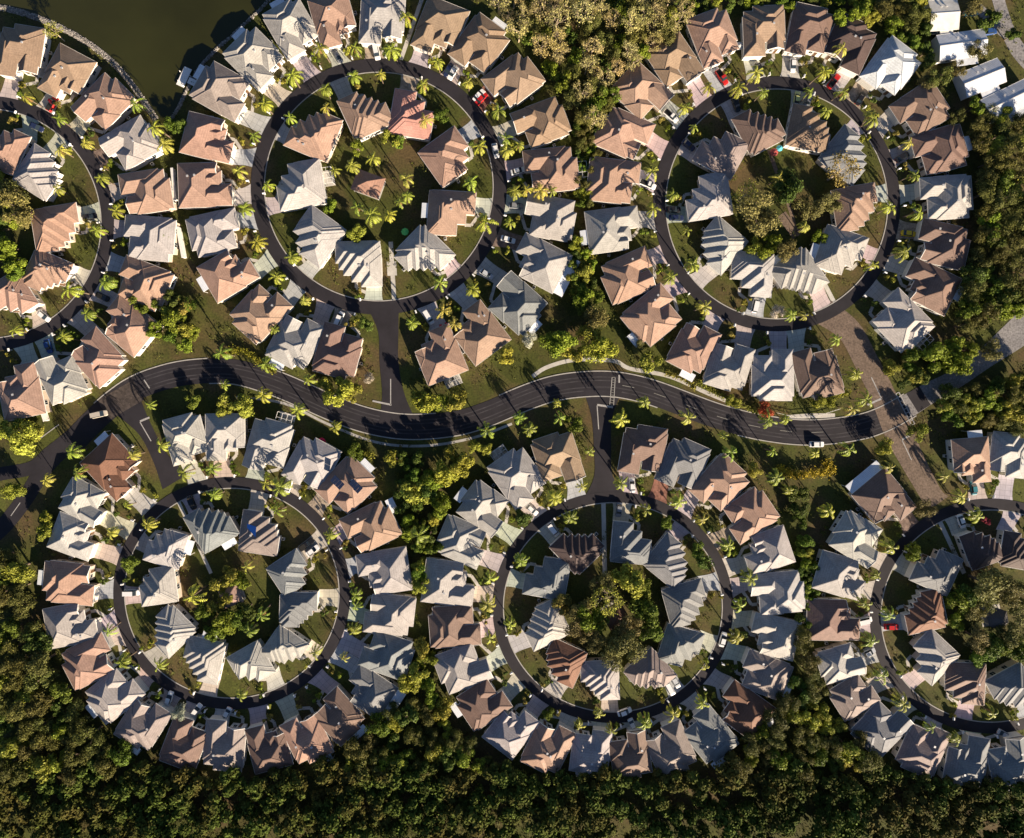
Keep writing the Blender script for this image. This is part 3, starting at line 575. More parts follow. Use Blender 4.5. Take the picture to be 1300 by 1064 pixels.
# ------------------------------------------------------------------ cars
def car_parts(kind):
    if kind == 'pickup': L_, Wd, hb, roofz, cab = 5.4, 1.95, .95, 1.75, (-.2, 1.25)
    elif kind == 'van': L_, Wd, hb, roofz, cab = 5.0, 1.95, 1.05, 1.95, (-2.3, 1.5)
    else: L_, Wd, hb, roofz, cab = 4.7, 1.82, .85, 1.42, (-1.75, 1.05)
    a, b = L_ / 2, Wd / 2; body, gl, tp = MB(), MB(), MB()
    def loft(mb, secs, mi=0):                      # sections along x: (x, halfwidth, z0, z1)
        n = len(mb.v)
        for x, hw, z0, z1 in secs:
            mb.v += [(x, -hw, z0), (x, -hw * 1.0, z0 + (z1 - z0) * .65), (x, -hw * .86, z1), (x, hw * .86, z1), (x, hw, z0 + (z1 - z0) * .65), (x, hw, z0)]
        for i in range(len(secs) - 1):
            for k in range(6): j = (k + 1) % 6; mb.f.append((n + 6 * i + k, n + 6 * i + j, n + 6 * i + 6 + j, n + 6 * i + 6 + k)); mb.m.append(mi)
        mb.f.append(tuple(n + k for k in range(6))); mb.m.append(mi); mb.f.append(tuple(n + 6 * (len(secs) - 1) + k for k in reversed(range(6)))); mb.m.append(mi)
    loft(body, [(-a, b * .82, .35, hb * .8), (-a + .25, b * .97, .25, hb), (-a * .4, b, .22, hb * 1.02), (a * .35, b, .22, hb), (a - .5, b * .95, .25, hb * .86), (a - .1, b * .8, .32, hb * .72), (a, b * .6, .38, hb * .6)])
    c0, c1 = cab; f = .62 if kind == 'car' else .45; bk = .55 if kind == 'car' else .2
    def cabq(x, hw, z): return [(x, -hw, z), (x, hw, z)]
    q = [(c0, b * .86, hb - .02), (c0 + bk, b * .72, roofz), (c1 - f, b * .72, roofz), (c1 + .15, b * .86, hb - .02)]
    v = [(x, s_ * w_, z) for x, w_, z in q for s_ in (-1, 1)]
    tp.v = [(x, y, z + .02) for x, y, z in (v[2], v[3], v[5], v[4])] + [(x, y, z - .05) for x, y, z in (v[2], v[3], v[5], v[4])]
    tp.f = [(0, 3, 2, 1), (0, 1, 5, 4), (1, 2, 6, 5), (2, 3, 7, 6), (3, 0, 4, 7)]; tp.m = [0] * 5
    ws = MB(); ws.face([v[4], v[6], v[7], v[5]]); rw_ = MB(); rw_.face([v[0], v[2], v[3], v[1]])
    sw = MB(); sw.face([v[0], v[6], v[4], v[2]]); sw.face([v[1], v[3], v[5], v[7]])
    wh = MB(); wh.tube([(0, -.11, 0), (0, .11, 0)], [.33, .33], 12); wh.f.append(tuple(range(11, -1, -1))); wh.m.append(0); wh.tube([(0, -.12, 0), (0, .12, 0)], [.18, .18], 8, 1); wh.f.append(tuple(range(31, 23, -1))); wh.m.append(1)
    hl = MB(); hl.box(-.06, .06, -.18, .18, -.08, .08); bed = None
    if kind == 'pickup':
        bed = MB(); bed.box(-a + .15, c0 - .1, -b * .8, b * .8, hb + .02, hb + .06)
    P = [('body', body.mesh('body', [M['carpaint']]), (0, 0, 0)), ('cabin_roof', tp.mesh('cabin_roof', [M['carpaint']]), (0, 0, 0)),
         ('windscreen', ws.mesh('windscreen', [M['glass']]), (0, 0, 0)), ('rear_window', rw_.mesh('rear_window', [M['glass']]), (0, 0, 0)), ('side_window', sw.mesh('side_window', [M['glass']]), (0, 0, 0))]
    if bed: P.append(('load_bed', bed.mesh('load_bed', [M['tyre']]), (0, 0, 0)))
    wm = wh.mesh('wheel', [M['tyre'], M['vent']]); hm = hl.mesh('headlight', [M['lamp']]); tm = bpy.data.meshes.new('t'); t2 = MB(); t2.box(-.05, .05, -.16, .16, -.08, .08); tm = t2.mesh('tail_light', [M['tail']])
    for sx in (-1, 1):
        for sy in (-1, 1): P.append(('wheel', wm, (sx * a * .6, sy * b * .93, .33)))
    for sy in (-1, 1): P.append(('headlight', hm, (a - .12, sy * b * .6, hb * .55))); P.append(('tail_light', tm, (-a + .01, sy * b * .62, hb * .62)))
    return P
CARP = {k: car_parts(k) for k in ('car', 'pickup', 'van')}
CC = {'white': (.8, .8, .8), 'black': (.015, .015, .018), 'red': (.5, .02, .02), 'blue': (.03, .08, .25), 'grey': (.22, .23, .25), 'navy': (.02, .03, .08),
      'yellow': (.75, .5, .02), 'beige': (.5, .45, .38), 'lime yellow': (.6, .62, .25), 'silver': (.5, .52, .55), 'teal': (.05, .2, .24)}
# x y heading(deg, 0=right, counterclockwise) colour kind ('d' = on a driveway, 'm' = on a road)
CS = """68 129 75 red pickup d|46 161 -25 navy car m|478 61 -88 white van d|574 93 -100 white car d|584 98 -105 navy car d|611 125 50 red car d|620 133 50 white car d|629 191 -78 white car m
666 219 5 white car d|655 261 0 grey car d|645 304 -5 white car d|613 356 -28 silver car d|537 408 -68 white van d|430 407 70 white van d|427 66 -60 grey car d
113 275 0 black car d|130 377 -30 black car d|55 401 -40 white car m|61 440 -48 blue car d|126 526 12 beige van m|843 158 -18 white pickup d|824 234 0 white pickup d
856 259 0 black car d|858 270 0 navy car d|874 184 -30 navy car d|917 96 -55 red pickup d|968 88 -80 black car d|1007 82 -88 white car d|1058 103 72 red pickup d
935 133 -50 black car d|1012 125 60 lime_yellow car d|1027 126 70 grey car m|1096 126 40 black car d|1147 199 25 black car d|1157 297 0 yellow car d|959 387 90 white van d
363 622 60 white car d|241 635 -75 black car d|384 686 35 black pickup d|393 694 40 white car d|675 647 -55 white car d|705 671 -70 white van d|786 647 -88 grey car d
815 614 75 white car d|1037 564 0 white car m|918 812 75 white car m|1224 660 -60 white car d|1232 619 85 teal car d|1131 800 5 red car d|1095 783 10 white van d
1100 820 40 silver car d|215 886 70 white car d|256 904 85 white car d|289 913 -75 white car d|805 931 -72 white car d|844 876 -55 white van d|853 869 -55 silver car d
1272 947 -65 silver car d|163 753 0 white van d|1233 16 5 teal car m|1257 40 8 blue car m|793 904 20 white car m"""
seen = set()
for ln in CS.replace('\n', '|').split('|'):
    x, y, an, cc, kd, wh = ln.split(); x, y = float(x), float(y); cn = cc.replace('_', ' ')
    X, Y = W(x, y, .8)
    if wh == 'd':
        best = min(HOUSES, key=lambda h: ((h[10][0].lerp(h[10][1], .5)) - Vector((X, Y))).length); ref = best[9]
        F, E = best[10][0], best[10][1]; D = (E - F); t = max(.0, min(1, (Vector((X, Y)) - F).dot(D) / D.length_squared)); t = max(t, min(.5, 2.6 / D.length))
        P = F.lerp(E, min(t, .62)); u = best[10][2]; off = max(-1.35, min(1.35, (Vector((X, Y)) - P).dot(u)))
        if off == 0: off = .8
        while any((Vector(c2) - (P + u * off)).length < 2.0 for c2 in seen if isinstance(c2, tuple)): off = -1.3 if off > 0 else 1.3; break
        X, Y = (P + u * off); hd = math.atan2(D.y, D.x); a0 = R(float(an))
        if math.cos(hd - a0) < 0: hd += math.pi
        lab = '%s %s parked on the driveway of %s' % (cn, {'car': 'car', 'pickup': 'pickup truck', 'van': 'van'}[kd], ref); rzc = hd; seen.add((X, Y))
    else:
        rzc = R(float(an))
        lab = {(46, 161): 'navy car at the inner kerb of the left edge ring, near one o\'clock', (629, 191): 'white car driving on the top middle ring near three o\'clock', (55, 401): 'white car on the lawn path inside the left edge ring near its bottom',
               (126, 526): 'beige van driving on the winding main road near the painted sunlit patch at the left', (1027, 126): 'grey car beside the lime yellow car inside the top right ring',
               (1037, 564): 'white car driving on the winding main road below the top right ring', (918, 812): 'white car on the bottom middle ring road near four o\'clock',
               (1233, 16): 'teal car between the mobile homes at the top right', (1257, 40): 'blue car at the end of the second mobile home', (793, 904): 'white car stopped at the bottom of the bottom middle ring'}[(int(x), int(y))]
    assert lab not in seen, lab
    seen.add(lab)
    root = empty({'car': 'car', 'pickup': 'pickup_truck', 'van': 'van'}[kd], (X, Y, .09 if wh == 'm' else .055), rzc, label=lab, cat={'car': 'car', 'pickup': 'pickup truck', 'van': 'van'}[kd], group='cars parked and driving on the estate')
    for nm, me, lc in CARP[kd]: put(nm, me, root, CC[cn] if me.materials[0] == M['carpaint'] else None, loc=lc)

# ------------------------------------------------------------------ vegetation meshes
def leaf(mb, c, n, s, r, mi=0, asp=1.4):
    u = n.cross(Vector((r.uniform(-1, 1), r.uniform(-1, 1), r.uniform(-1, 1))))
    if u.length < .05: u = Vector((1, 0, 0))
    u.normalize(); v = n.cross(u).normalized(); a, b = u * s * asp * .5, v * s * .5
    mb.face([c - a, c - b * .9, c + a, c + b * .9], mi)
def crown_mesh(seed, rad, height, nl, ls, lobes, flat=.7):
    """leaf clumps over several uneven lobes"""
    r = random.Random(seed); mb = MB(); LB = []
    for i in range(lobes):
        a = r.uniform(0, 6.28); q = rad * math.sqrt(r.random()) * .72; rr = rad * r.uniform(.26, .46)
        LB.append((Vector((q * math.cos(a), q * math.sin(a), height * r.uniform(.45, .95) - q * .25)), rr))
    for i in range(nl):
        c, rr = LB[i % lobes]; d = Vector((r.gauss(0, 1), r.gauss(0, 1), r.gauss(0, 1))).normalized()
        if d.z < -.3: d.z = -d.z
        q = rr * (r.random() ** .35) * (1 + .18 * math.sin(d.x * 7 + i % lobes) * math.cos(d.y * 6)); p = c + Vector((d.x * q, d.y * q, d.z * q * flat))
        n = (d + Vector((r.uniform(-.8, .8), r.uniform(-.8, .8), r.uniform(-.3, .9)))).normalized(); leaf(mb, p, n, ls * r.uniform(.6, 1.3), r)
    tr = MB(); b = Vector((0, 0, 0)); t = Vector((r.uniform(-.3, .3), r.uniform(-.3, .3), height * .5))
    tr.tube([b, b.lerp(t, .5), t], [rad * .07 + .08, rad * .055 + .06, rad * .05 + .04], 7)
    for c, rr in LB: tr.tube([t, t.lerp(c, .5) + Vector((0, 0, -.2)), c], [rad * .03 + .04, rad * .02 + .03, .03], 5)
    return mb.mesh('crown', [M['leaf']]), tr.mesh('trunk', [M['bark']])
def bare_mesh(seed, rad, height):
    r = random.Random(seed); br, lf = MB(), MB(); tr = MB(); top = Vector((r.uniform(-.5, .5), r.uniform(-.5, .5), height * .55))
    tr.tube([(0, 0, 0), top * .5, top], [.26, .2, .15], 6)
    def grow(p, d, l, w, dep):
        q = p + d * l; br.tube([p, p.lerp(q, .5) + Vector((r.uniform(-.1, .1), r.uniform(-.1, .1), .05)), q], [w, w * .8, w * .55], 4, cap=False)
        if dep == 0:
            for _ in range(4): leaf(lf, q + Vector((r.gauss(0, .35), r.gauss(0, .35), r.gauss(0, .3))), Vector((r.uniform(-1, 1), r.uniform(-1, 1), 1)).normalized(), r.uniform(.16, .34), r)
            return
        for _ in range(3 if dep > 1 else 4):
            nd = (d + Vector((r.uniform(-.9, .9), r.uniform(-.9, .9), r.uniform(-.25, .5)))).normalized(); grow(q, nd, l * r.uniform(.55, .85), w * .6, dep - 1)
    for k in range(6):
        a = k * 1.05 + r.uniform(-.3, .3); grow(top * r.uniform(.6, 1), Vector((math.cos(a), math.sin(a), r.uniform(.5, 1.1))).normalized(), rad * .42, .09, 3)
    # twigs and their few leaves make one crown
    n = len(br.v); br.v += lf.v; br.f += [tuple(i + n for i in f) for f in lf.f]; br.m += [1] * len(lf.f)
    return br.mesh('crown', [M['palebark'], M['leaf']]), tr.mesh('trunk', [M['palebark']])
def palm_mesh(seed, hgt, fr, nf, dead=False):
    r = random.Random(seed); mb = MB(); bx, by = r.uniform(-.6, .6), r.uniform(-.6, .6); top = Vector((bx, by, hgt)); tr = MB()
    tr.tube([(0, 0, 0), (bx * .2, by * .2, hgt * .35), (bx * .6, by * .6, hgt * .7), top], [.22, .16, .14, .16], 7)
    for k in range(nf):
        a = k * 2.399 + r.uniform(-.15, .15); up = (-.7 if dead and k >= nf - 2 else r.uniform(-.1, .7)); L_ = fr * r.uniform(.9, 1.2); pts = []; p = top.copy(); el = up
        steps = 8
        for i in range(steps + 1):
            pts.append(p.copy()); p = p + Vector((math.cos(a) * math.cos(el), math.sin(a) * math.cos(el), math.sin(el))) * L_ / steps; el -= .26
        sd = Vector((-math.sin(a), math.cos(a), 0)); n0 = len(mb.v)
        for i in range(steps):           # leaflets as paired slanted blades joined on the rib, one island per frond
            p0, p1 = pts[i], pts[i + 1]; t = i / steps; wl = fr * .15 * (math.sin(math.pi * (t * .85 + .12)) ** .7); fw = (p1 - p0)
            n = len(mb.v)
            mb.v += [tuple(p0), tuple(p1), tuple(p0 + fw * 1.1 + sd * wl + Vector((0, 0, -wl * .45))), tuple(p0 + fw * .75 + sd * wl * .75 + Vector((0, 0, -wl * .33))),
                     tuple(p0 + fw * 1.1 - sd * wl + Vector((0, 0, -wl * .45))), tuple(p0 + fw * .75 - sd * wl * .75 + Vector((0, 0, -wl * .33)))]
            mb.f += [(n, n + 1, n + 2), (n, n + 3, n + 2) if False else (n, n + 2, n + 3), (n + 1, n, n + 4), (n, n + 5, n + 4)]; mb.m += [1 if k >= nf - 2 and dead else 0] * 4
    return mb.mesh('crown', [M['frond'], M['dead']]), tr.mesh('trunk', [M['bark']])
LEAFY = [crown_mesh(10 + i, 4.0 + .4 * (i % 3), 6.5, 2600, .42, 9 + 2 * (i % 3)) for i in range(6)]
AIRY = [crown_mesh(30 + i, 4.6, 7.5, 3600, .31, 18, .9) for i in range(4)]
BARE = [bare_mesh(50 + i, 3.6, 8.5) for i in range(5)]
PALM = [palm_mesh(70 + i, 5.8 + .45 * (i % 5), 3.0 + .22 * (i % 4), 10 + 3 * (i % 3), i % 2 == 0) for i in range(9)]
BUSH = [crown_mesh(90 + i, 1.25, 1.5, 300, .26, 4, .9) for i in range(4)]
GREENS = [(.17, .215, .022), (.11, .155, .02), (.27, .28, .04), (.085, .12, .022), (.24, .2, .045)]
def plant(name, me, x, y, h, sc, colr, label, cat, group, r, zs=None):
    X, Y = W(x, y, h); root = empty(name, (X, Y, 0), r.uniform(0, 6.28), label=label, cat=cat)
    if group: root['group'] = group
    root.scale = (sc, sc, zs or sc)
    j = r.uniform(.8, 1.2); cj = tuple(c * j * r.uniform(.92, 1.08) for c in colr)
    put('trunk', me[1], root); put('crown', me[0], root, cj); return root

# ------------------------------------------------------------------ zones for labels
def dist_seg(p, a, b):
    ax, ay = a; bx, by = b; t = ((p[0] - ax) * (bx - ax) + (p[1] - ay) * (by - ay)) / ((bx - ax) ** 2 + (by - ay) ** 2); t = max(0, min(1, t))
    return math.hypot(p[0] - ax - t * (bx - ax), p[1] - ay - t * (by - ay))
def zone_of(x, y):
    best = None
    for k, (cx, cy, rx, ry, w, nm) in RINGS.items():
        q = math.hypot((x - cx) / rx, (y - cy) / ry) * (rx + ry) / 2 - (rx + ry) / 2
        if -150 < q and abs(q) < 34: best = (k, 'o' if q > 0 else 'i') if best is None or abs(q) < bq else best; bq = abs(q)
        elif q < 0 and best is None: best = (k, 'c'); bq = 60
    if best: return best
    dm = min((dist_seg((x, y), MAIN[i], MAIN[i + 1]), i) for i in range(len(MAIN) - 1))
    if dm[0] < 62:
        i = dm[1]; a, b = MAIN[i], MAIN[i + 1]; ym = a[1] + (b[1] - a[1]) * (x - a[0]) / (b[0] - a[0] or 1); return ('M', 'n' if y < ym else 's')
    k = min(RINGS, key=lambda k: math.hypot(x - RINGS[k][0], y - RINGS[k][1])); return (k, 'b')
def zone_label(prefix, items):
    """items: list of (x, y, ...) -> labels that single each out inside its zone"""
    Z = {}; out = {}
    for i, it in enumerate(items): Z.setdefault(zone_of(it[0], it[1]), []).append(i)
    for z, ids in Z.items():
        if z[0] == 'M':
            ids.sort(key=lambda i: items[i][0]); t = ('above' if z[1] == 'n' else 'below') + ' the winding main road'
            for n, i in enumerate(ids): out[i] = '%s %s, %s from the left' % (prefix, t, ORD[n])
        else:
            ids.sort(key=lambda i: cwang(z[0], items[i][0], items[i][1]))
            t = {'o': 'on the outer verge of', 'i': 'on the inner verge of', 'c': 'in the middle garden of', 'b': 'behind the houses outside'}[z[1]]
            for n, i in enumerate(ids): out[i] = '%s %s the %s, %s clockwise from top' % (prefix, t, RINGS[z[0]][5], ORD[n])
    return out
PALMS = """28 121|71 150|105 180|170 130|196 160|203 180|71 188|369 95|333 130|364 144|320 170|412 113|414 135|408 60|447 94|451 57|498 60|482 96|536 101|555 77|594 105|632 141|609 184|643 188
515 15|71 240|130 227|115 289|143 266|133 359|88 368|301 218|307 263|336 233|324 308|367 325|344 349|423 214|444 208|474 201|513 227|516 247|453 259|470 270|494 270|507 256|598 229|652 240
615 280|649 283|600 366|560 357|109 399|79 430|11 420|188 514|384 381|337 461|280 450|346 418|282 490|331 501|380 522|391 482|425 542|521 411|564 394|579 411|660 531|617 550|671 546
708 514|710 533|788 533|820 510|873 531|892 390|1007 399|1022 399|1063 430|1084 475|922 554|978 533|999 531|1099 508|1083 518|86 574|92 602|56 611|165 578|158 643|184 666|141 677|231 600
203 564|266 596|337 613|355 617|269 630|350 651|419 681|515 625|530 679|747 574|704 634|741 619|726 658|788 611|822 651|862 638|661 711|929 574|980 572|1037 576|1082 574|988 606|999 623
896 660|926 696|1055 649|1130 595|1199 604|1225 632|1135 694|1244 655|1115 730|132 803|199 847|154 841|244 756|331 779|314 803|310 719|451 755|447 801|436 839|400 830|306 884|451 770
622 736|619 770|620 813|647 792|762 905|779 932|736 922|820 922|856 907|939 771|937 813|896 850|952 734|894 892|1105 771|1131 783|1107 813|1122 858|1182 922|1218 943|1263 907|1148 894
967 117|883 161|871 135|940 107|900 109|1028 118|1052 138|1072 113|1110 148|1161 220|1172 265|1133 262|1148 318|829 216|827 264|856 245|872 293|852 350|878 333|1115 335|989 224|1024 288
1070 62|668 243|686 240|703 241|960 92|1044 90|1114 143|1155 180|660 183|642 176|540 155"""
PL = [tuple(float(v) for v in q.split()) for q in PALMS.replace('\n', '|').split('|')]
pl = zone_label('palm', PL)
for i, (x, y) in enumerate(PL):
    r = random.Random(1000 + i); n = i % len(PALM); sc = r.choice((r.uniform(.7, .85), r.uniform(.85, 1.1), r.uniform(.95, 1.22)))
    if math.hypot(x - 480, y - 240) < 70: sc *= 1.05
    colr = r.choice([(.33, .35, .04), (.28, .33, .04), (.38, .36, .06), (.23, .29, .035)])
    plant('palm_tree', PALM[n], x, y, 7.2 * sc, sc, colr, pl[i], 'palm tree', 'palm trees of the estate', r)
# single broadleaf trees and shrubs that stand by themselves: x y radius(px) kind colour-index height
TS = """66 40 11 b 2|18 262 19 a 0|14 244 15 a 3|5 325 16 l 0|417 259 9 l 0|451 295 11 l 2|560 143 10 l 1|494 173 10 l 2|280 516 13 l 2|303 516 14 l 2|239 510 10 l 1|427 497 18 l 2|446 500 12 l 2|410 492 12 l 2
463 411 10 l 3|540 516 15 l 2|530 502 10 l 2|643 452 12 l 2|577 508 16 l 2|560 512 11 l 0|715 435 19 l 0|728 446 14 l 2|700 428 13 l 0|762 438 19 l 2|748 425 14 l 2|757 403 16 a 2|741 375 14 l 0|828 458 14 l 2|812 440 9 a 2
19 557 19 l 2|5 545 15 l 2|38 550 11 l 2|8 621 13 l 2|49 676 13 l 2|52 660 10 l 2|160 719 13 l 1|446 576 11 l 1|500 583 12 l 2|525 632 17 l 2|564 602 17 l 2|587 592 16 l 2|578 580 13 l 2|545 612 13 l 0|602 568 9 l 2|619 572 9 l 2
557 645 14 l 0|541 694 10 l 0|728 539 12 l 1|664 658 12 l 3|849 666 10 l 1|961 598 9 l 2|1016 628 14 l 3|1020 648 11 l 3|1020 662 10 l 1|1027 690 11 l 1|888 700 11 l 1|894 718 12 l 3|1130 570 11 l 2|1171 549 12 l 0|1177 645 14 a 2|1163 702 11 l 0
280 738 14 l 2|276 766 13 l 2|282 794 15 l 0|300 790 11 l 1|528 732 12 l 1|540 843 12 l 0|538 824 11 l 2|802 743 19 l 2|820 752 13 l 0|772 762 16 b 2|749 794 17 l 0|738 775 14 a 4|794 822 20 a 4|824 775 16 l 1|735 800 15 a 4|765 742 14 a 4|715 770 12 l 4|800 795 14 a 4|268 805 12 l 1|255 780 11 l 1|310 775 11 l 3|300 740 10 l 0|828 805 13 l 1|779 832 16 a 4|757 815 13 a 2
696 909 8 l 1|1224 766 13 l 0|1222 792 11 l 0|1240 780 12 a 3|1276 828 13 l 0|1256 742 20 a 3|1284 750 18 a 3|1290 808 15 a 3|1240 758 15 l 3|1262 762 14 a 4|1244 812 14 a 3|1264 822 14 l 3|1298 776 15 a 4|1252 838 13 l 1|1300 830 14 l 1|1195 454 17 l 0|1225 456 16 l 0|1263 443 14 a 4|1170 480 11 l 2|1205 518 11 l 2|1267 508 16 l 0|1245 512 12 l 0|1288 520 14 l 2
963 268 24 a 4|948 246 14 b 2|1010 232 17 l 3|1030 262 16 a 4|980 310 14 l 0|1000 318 13 a 4|960 312 10 l 2|1070 216 18 b 4|1058 255 12 a 4|1044 300 9 l 0|933 510 10 l 2|1044 508 10 l 2|1057 506 9 l 2|216 407 14 l 0|232 420 13 l 2|225 388 12 l 4
212 158 9 l 1|226 158 8 l 3|240 158 7 l 1|208 300 8 l 0|1238 5 13 a 4|1262 20 14 l 3|1180 100 12 a 4|1075 18 13 l 0|1100 10 14 l 0|1218 86 11 a 4|1246 62 13 a 4|1290 40 10 l 3|505 178 8 l 1|452 185 8 l 0"""
TL = [q.split() for q in TS.replace('\n', '|').split('|')]
TL = [(float(a), float(b), float(c), d, int(e)) for a, b, c, d, e in TL]
KN = {'l': ('broadleaf_tree', 'leafy green tree', LEAFY, 4.2), 'a': ('oak_tree', 'fine-leaved olive tree', AIRY, 4.6), 'b': ('bare_tree', 'bare pale tree', BARE, 3.8)}
for kd in 'lab':
    sub = [t for t in TL if t[3] == kd]; lb = zone_label(KN[kd][1], sub)
    for i, (x, y, rr, _, ci) in enumerate(sub):
        r = random.Random(int(x * 7 + y)); nm, _, ms, br = KN[kd]; sc = rr * S / br * (1.22 if zone_of(x, y)[1] == 'c' else 1.08)
        plant(nm, r.choice(ms), x, y, 5 * sc + 1, sc, GREENS[ci] if kd != 'a' else (.17, .155, .05), lb[i], 'tree', 'single trees', r, zs=max(sc, .6))
for x, y, rr, cc, lab in ((673, 431, 11, (.55, .5, .42), 'white blossoming tree behind the slate house outside the top middle ring'),
                          (468, 480, 8, (.45, .42, .3), 'pale blossoming bush beside the street down from the top middle ring'),
                          (988, 396, 10, (.5, .47, .38), 'pale blossoming tree in front of a house inside the top right ring'),
                          (228, 905, 11, (.33, .36, .26), 'pale silver green tree at the lower left of the bottom left ring'),
                          (971, 520, 12, (.3, .07, .03), 'red leaved tree behind the grey houses by the winding main road'),
                          (563, 413, 6, (.6, .03, .03), 'bright red flowering bush between two driveways at the bottom of a ring'),
                          (1259, 663, 6, (.25, .03, .05), 'dark red bush inside the top of the bottom right ring')):
    r = random.Random(int(x)); plant('flowering_tree', AIRY[int(x) % 4] if rr > 7 else LEAFY[1], x, y, 3, rr * S / 4.6, cc, lab, 'tree', None, r)
# woods: polygon, spacing, list of kinds, radius range, name
def inside(p, poly):
    x, y = p; c = False; j = len(poly) - 1
    for i in range(len(poly)):
        if (poly[i][1] > y) != (poly[j][1] > y) and x < (poly[j][0] - poly[i][0]) * (y - poly[i][1]) / (poly[j][1] - poly[i][1]) + poly[i][0]: c = not c
        j = i
    return c
def in_house(X, Y, m=0.0):
    for cx, cy, rz, a, b in OUT:
        dx, dy = X - cx, Y - cy
        if abs(dx) + abs(dy) > 26: continue
        c, s = math.cos(rz), math.sin(rz)
        if abs(dx * c + dy * s) < a + m and abs(-dx * s + dy * c) < b + m: return True
    return False
WOODS = [([(618, -8), (872, -8), (866, 52), (838, 62), (806, 92), (784, 112), (768, 150), (742, 150), (718, 122), (700, 85), (668, 55), (640, 25)], 16, 'bbbla', (11, 16), 'in the big wood at the top edge'),
         [[(733, 150), (762, 150), (752, 260), (736, 262)], 11, 'lla', (6, 9), 'in the strip between the two top rings'],
         [[(730, 300), (752, 330), (760, 380), (735, 400), (728, 340)], 13, 'll', (8, 12), 'in the lower strip between the two top rings'],
         [[(1238, 130), (1310, 150), (1310, 385), (1255, 410), (1215, 440), (1232, 380), (1248, 300), (1250, 220)], 19, 'laala', (12, 18), 'in the wood along the right edge'],
         [[(1090, -8), (1182, -8), (1186, 60), (1200, 120), (1225, 150), (1200, 150), (1178, 95), (1160, 60), (1130, 35), (1100, 20)], 17, 'lla', (10, 15), 'in the wood beside the mobile homes'],
         [[(-10, 700), (12, 720), (35, 770), (50, 830), (75, 880), (110, 930), (150, 960), (150, 982), (-10, 982)], 20, 'laa', (13, 18), 'in the bottom left corner wood'],
         [[(455, 940), (495, 905), (520, 860), (535, 850), (560, 900), (590, 935), (612, 978), (440, 978)], 19, 'lla', (11, 17), 'in the wood between the two bottom left rings'],
         [[(955, 940), (985, 905), (1008, 870), (1020, 800), (1036, 870), (1050, 905), (1085, 930), (1110, 960), (1110, 978), (930, 978)], 19, 'laa', (12, 18), 'in the wood between the two bottom right rings'],
         [[(1018, 700), (1034, 700), (1038, 800), (1014, 800)], 12, 'l', (7, 9), 'in the hedge row left of the bottom right ring'],
         [[(500, 575), (520, 572), (545, 585), (560, 640), (552, 700), (533, 745), (520, 700), (508, 640)], 19, 'll', (9, 13), 'in the thicket between the two lower rings'],
         [[(1120, 470), (1160, 440), (1240, 440), (1200, 470), (1160, 500)], 20, 'l', (8, 12), 'north of the grey road at the right'],
         [[(1200, 500), (1310, 470), (1310, 545), (1210, 540)], 17, 'lla', (10, 15), 'south of the grey road at the right'],
         [[(860, -8), (1085, -8), (1070, 8), (1000, 4), (960, 3), (880, 10)], 15, 'll', (8, 11), 'along the top edge above the top right ring'],
         [[(160, 500 - 130), (235, 375), (250, 425), (235, 440), (205, 435)], 21, 'll', (9, 13), 'behind the houses left of the top middle ring'],
         [[(-20, 200), (8, 232), (22, 300), (14, 360), (-20, 360)], 22, 'la', (10, 14), 'in the garden of the left edge ring'],
         [[(-10, 984), (150, 984), (235, 992), (340, 992), (440, 982), (440, 1090), (-10, 1090)], 25, 'lal', (16, 21), 'in the wood below the bottom left ring'],
         [[(440, 982), (612, 980), (700, 992), (800, 998), (870, 990), (930, 982), (930, 1090), (440, 1090)], 25, 'lal', (16, 21), 'in the wood below the bottom middle ring'],
         [[(930, 982), (1110, 982), (1180, 996), (1310, 1010), (1310, 1090), (930, 1090)], 25, 'lal', (16, 21), 'in the wood below the bottom right ring']]
nt_ = 0; FARW = []
for poly, sp, kinds, (r0, r1), where in WOODS:
    r = random.Random(int(poly[0][0] + poly[0][1] + 3)); xs = [p[0] for p in poly]; ys = [p[1] for p in poly]; got = []
    for _ in range(3000):
        p = (r.uniform(min(xs), max(xs)), r.uniform(min(ys), max(ys)))
        if not inside(p, poly) or any(math.hypot(p[0] - g[0], p[1] - g[1]) < sp * .92 for g in got): continue
        if in_house(*W(*p, 6), -1.0): continue
        got.append(p)
        if ' below the bottom' in where: FARW.append((p, r.uniform(r0, r1), r.randrange(6))); continue
        kd = r.choice(kinds); nm, _, ms, br = KN[kd]; rr = r.uniform(r0, r1); sc = rr * S / br
        ad = {'l': 'leafy green', 'a': 'fine-leaved olive', 'b': 'bare pale'}[kd]
        colr = r.choice(GREENS[:4]) if kd == 'l' else (.12, .12, .03) if kd == 'a' else (.40, .34, .13)
        plant(nm, r.choice(ms), p[0], p[1], 6.5 * sc, sc, colr, '%s tree %s' % (ad, where), 'tree', 'trees ' + where, r, zs=max(sc, .55) * (1.15 if r1 > 11 else 1)); nt_ += 1
r = random.Random(5); fw_ = MB()
SRC = [([v.co.copy() for v in m[0].vertices], [tuple(f.vertices) for f in m[0].polygons]) for m in LEAFY]
for p, rr, n in FARW:
    X, Y = W(p[0], p[1], 6); k = rr * S / 4.2; ca, sa = math.cos(r.random() * 6.28), math.sin(r.random() * 6.28); ca, sa = (lambda t: (math.cos(t), math.sin(t)))(r.random() * 6.28); V, Fs = SRC[n]
    for f in Fs[::2]:
        c = V[f[0]]; mvs = [V[i] for i in f]; cen = sum(mvs, Vector()) / len(mvs)
        pts = [cen + (q - cen) * 1.35 for q in mvs]; fw_.face([(X + (q.x * ca - q.y * sa) * k, Y + (q.x * sa + q.y * ca) * k, q.z * k) for q in pts])
tag(fw_.build('woodland', [M['wood_leaf']]), 'dense dark green woodland along the bottom below the three rings', 'woodland', kind='stuff')
from collections import Counter
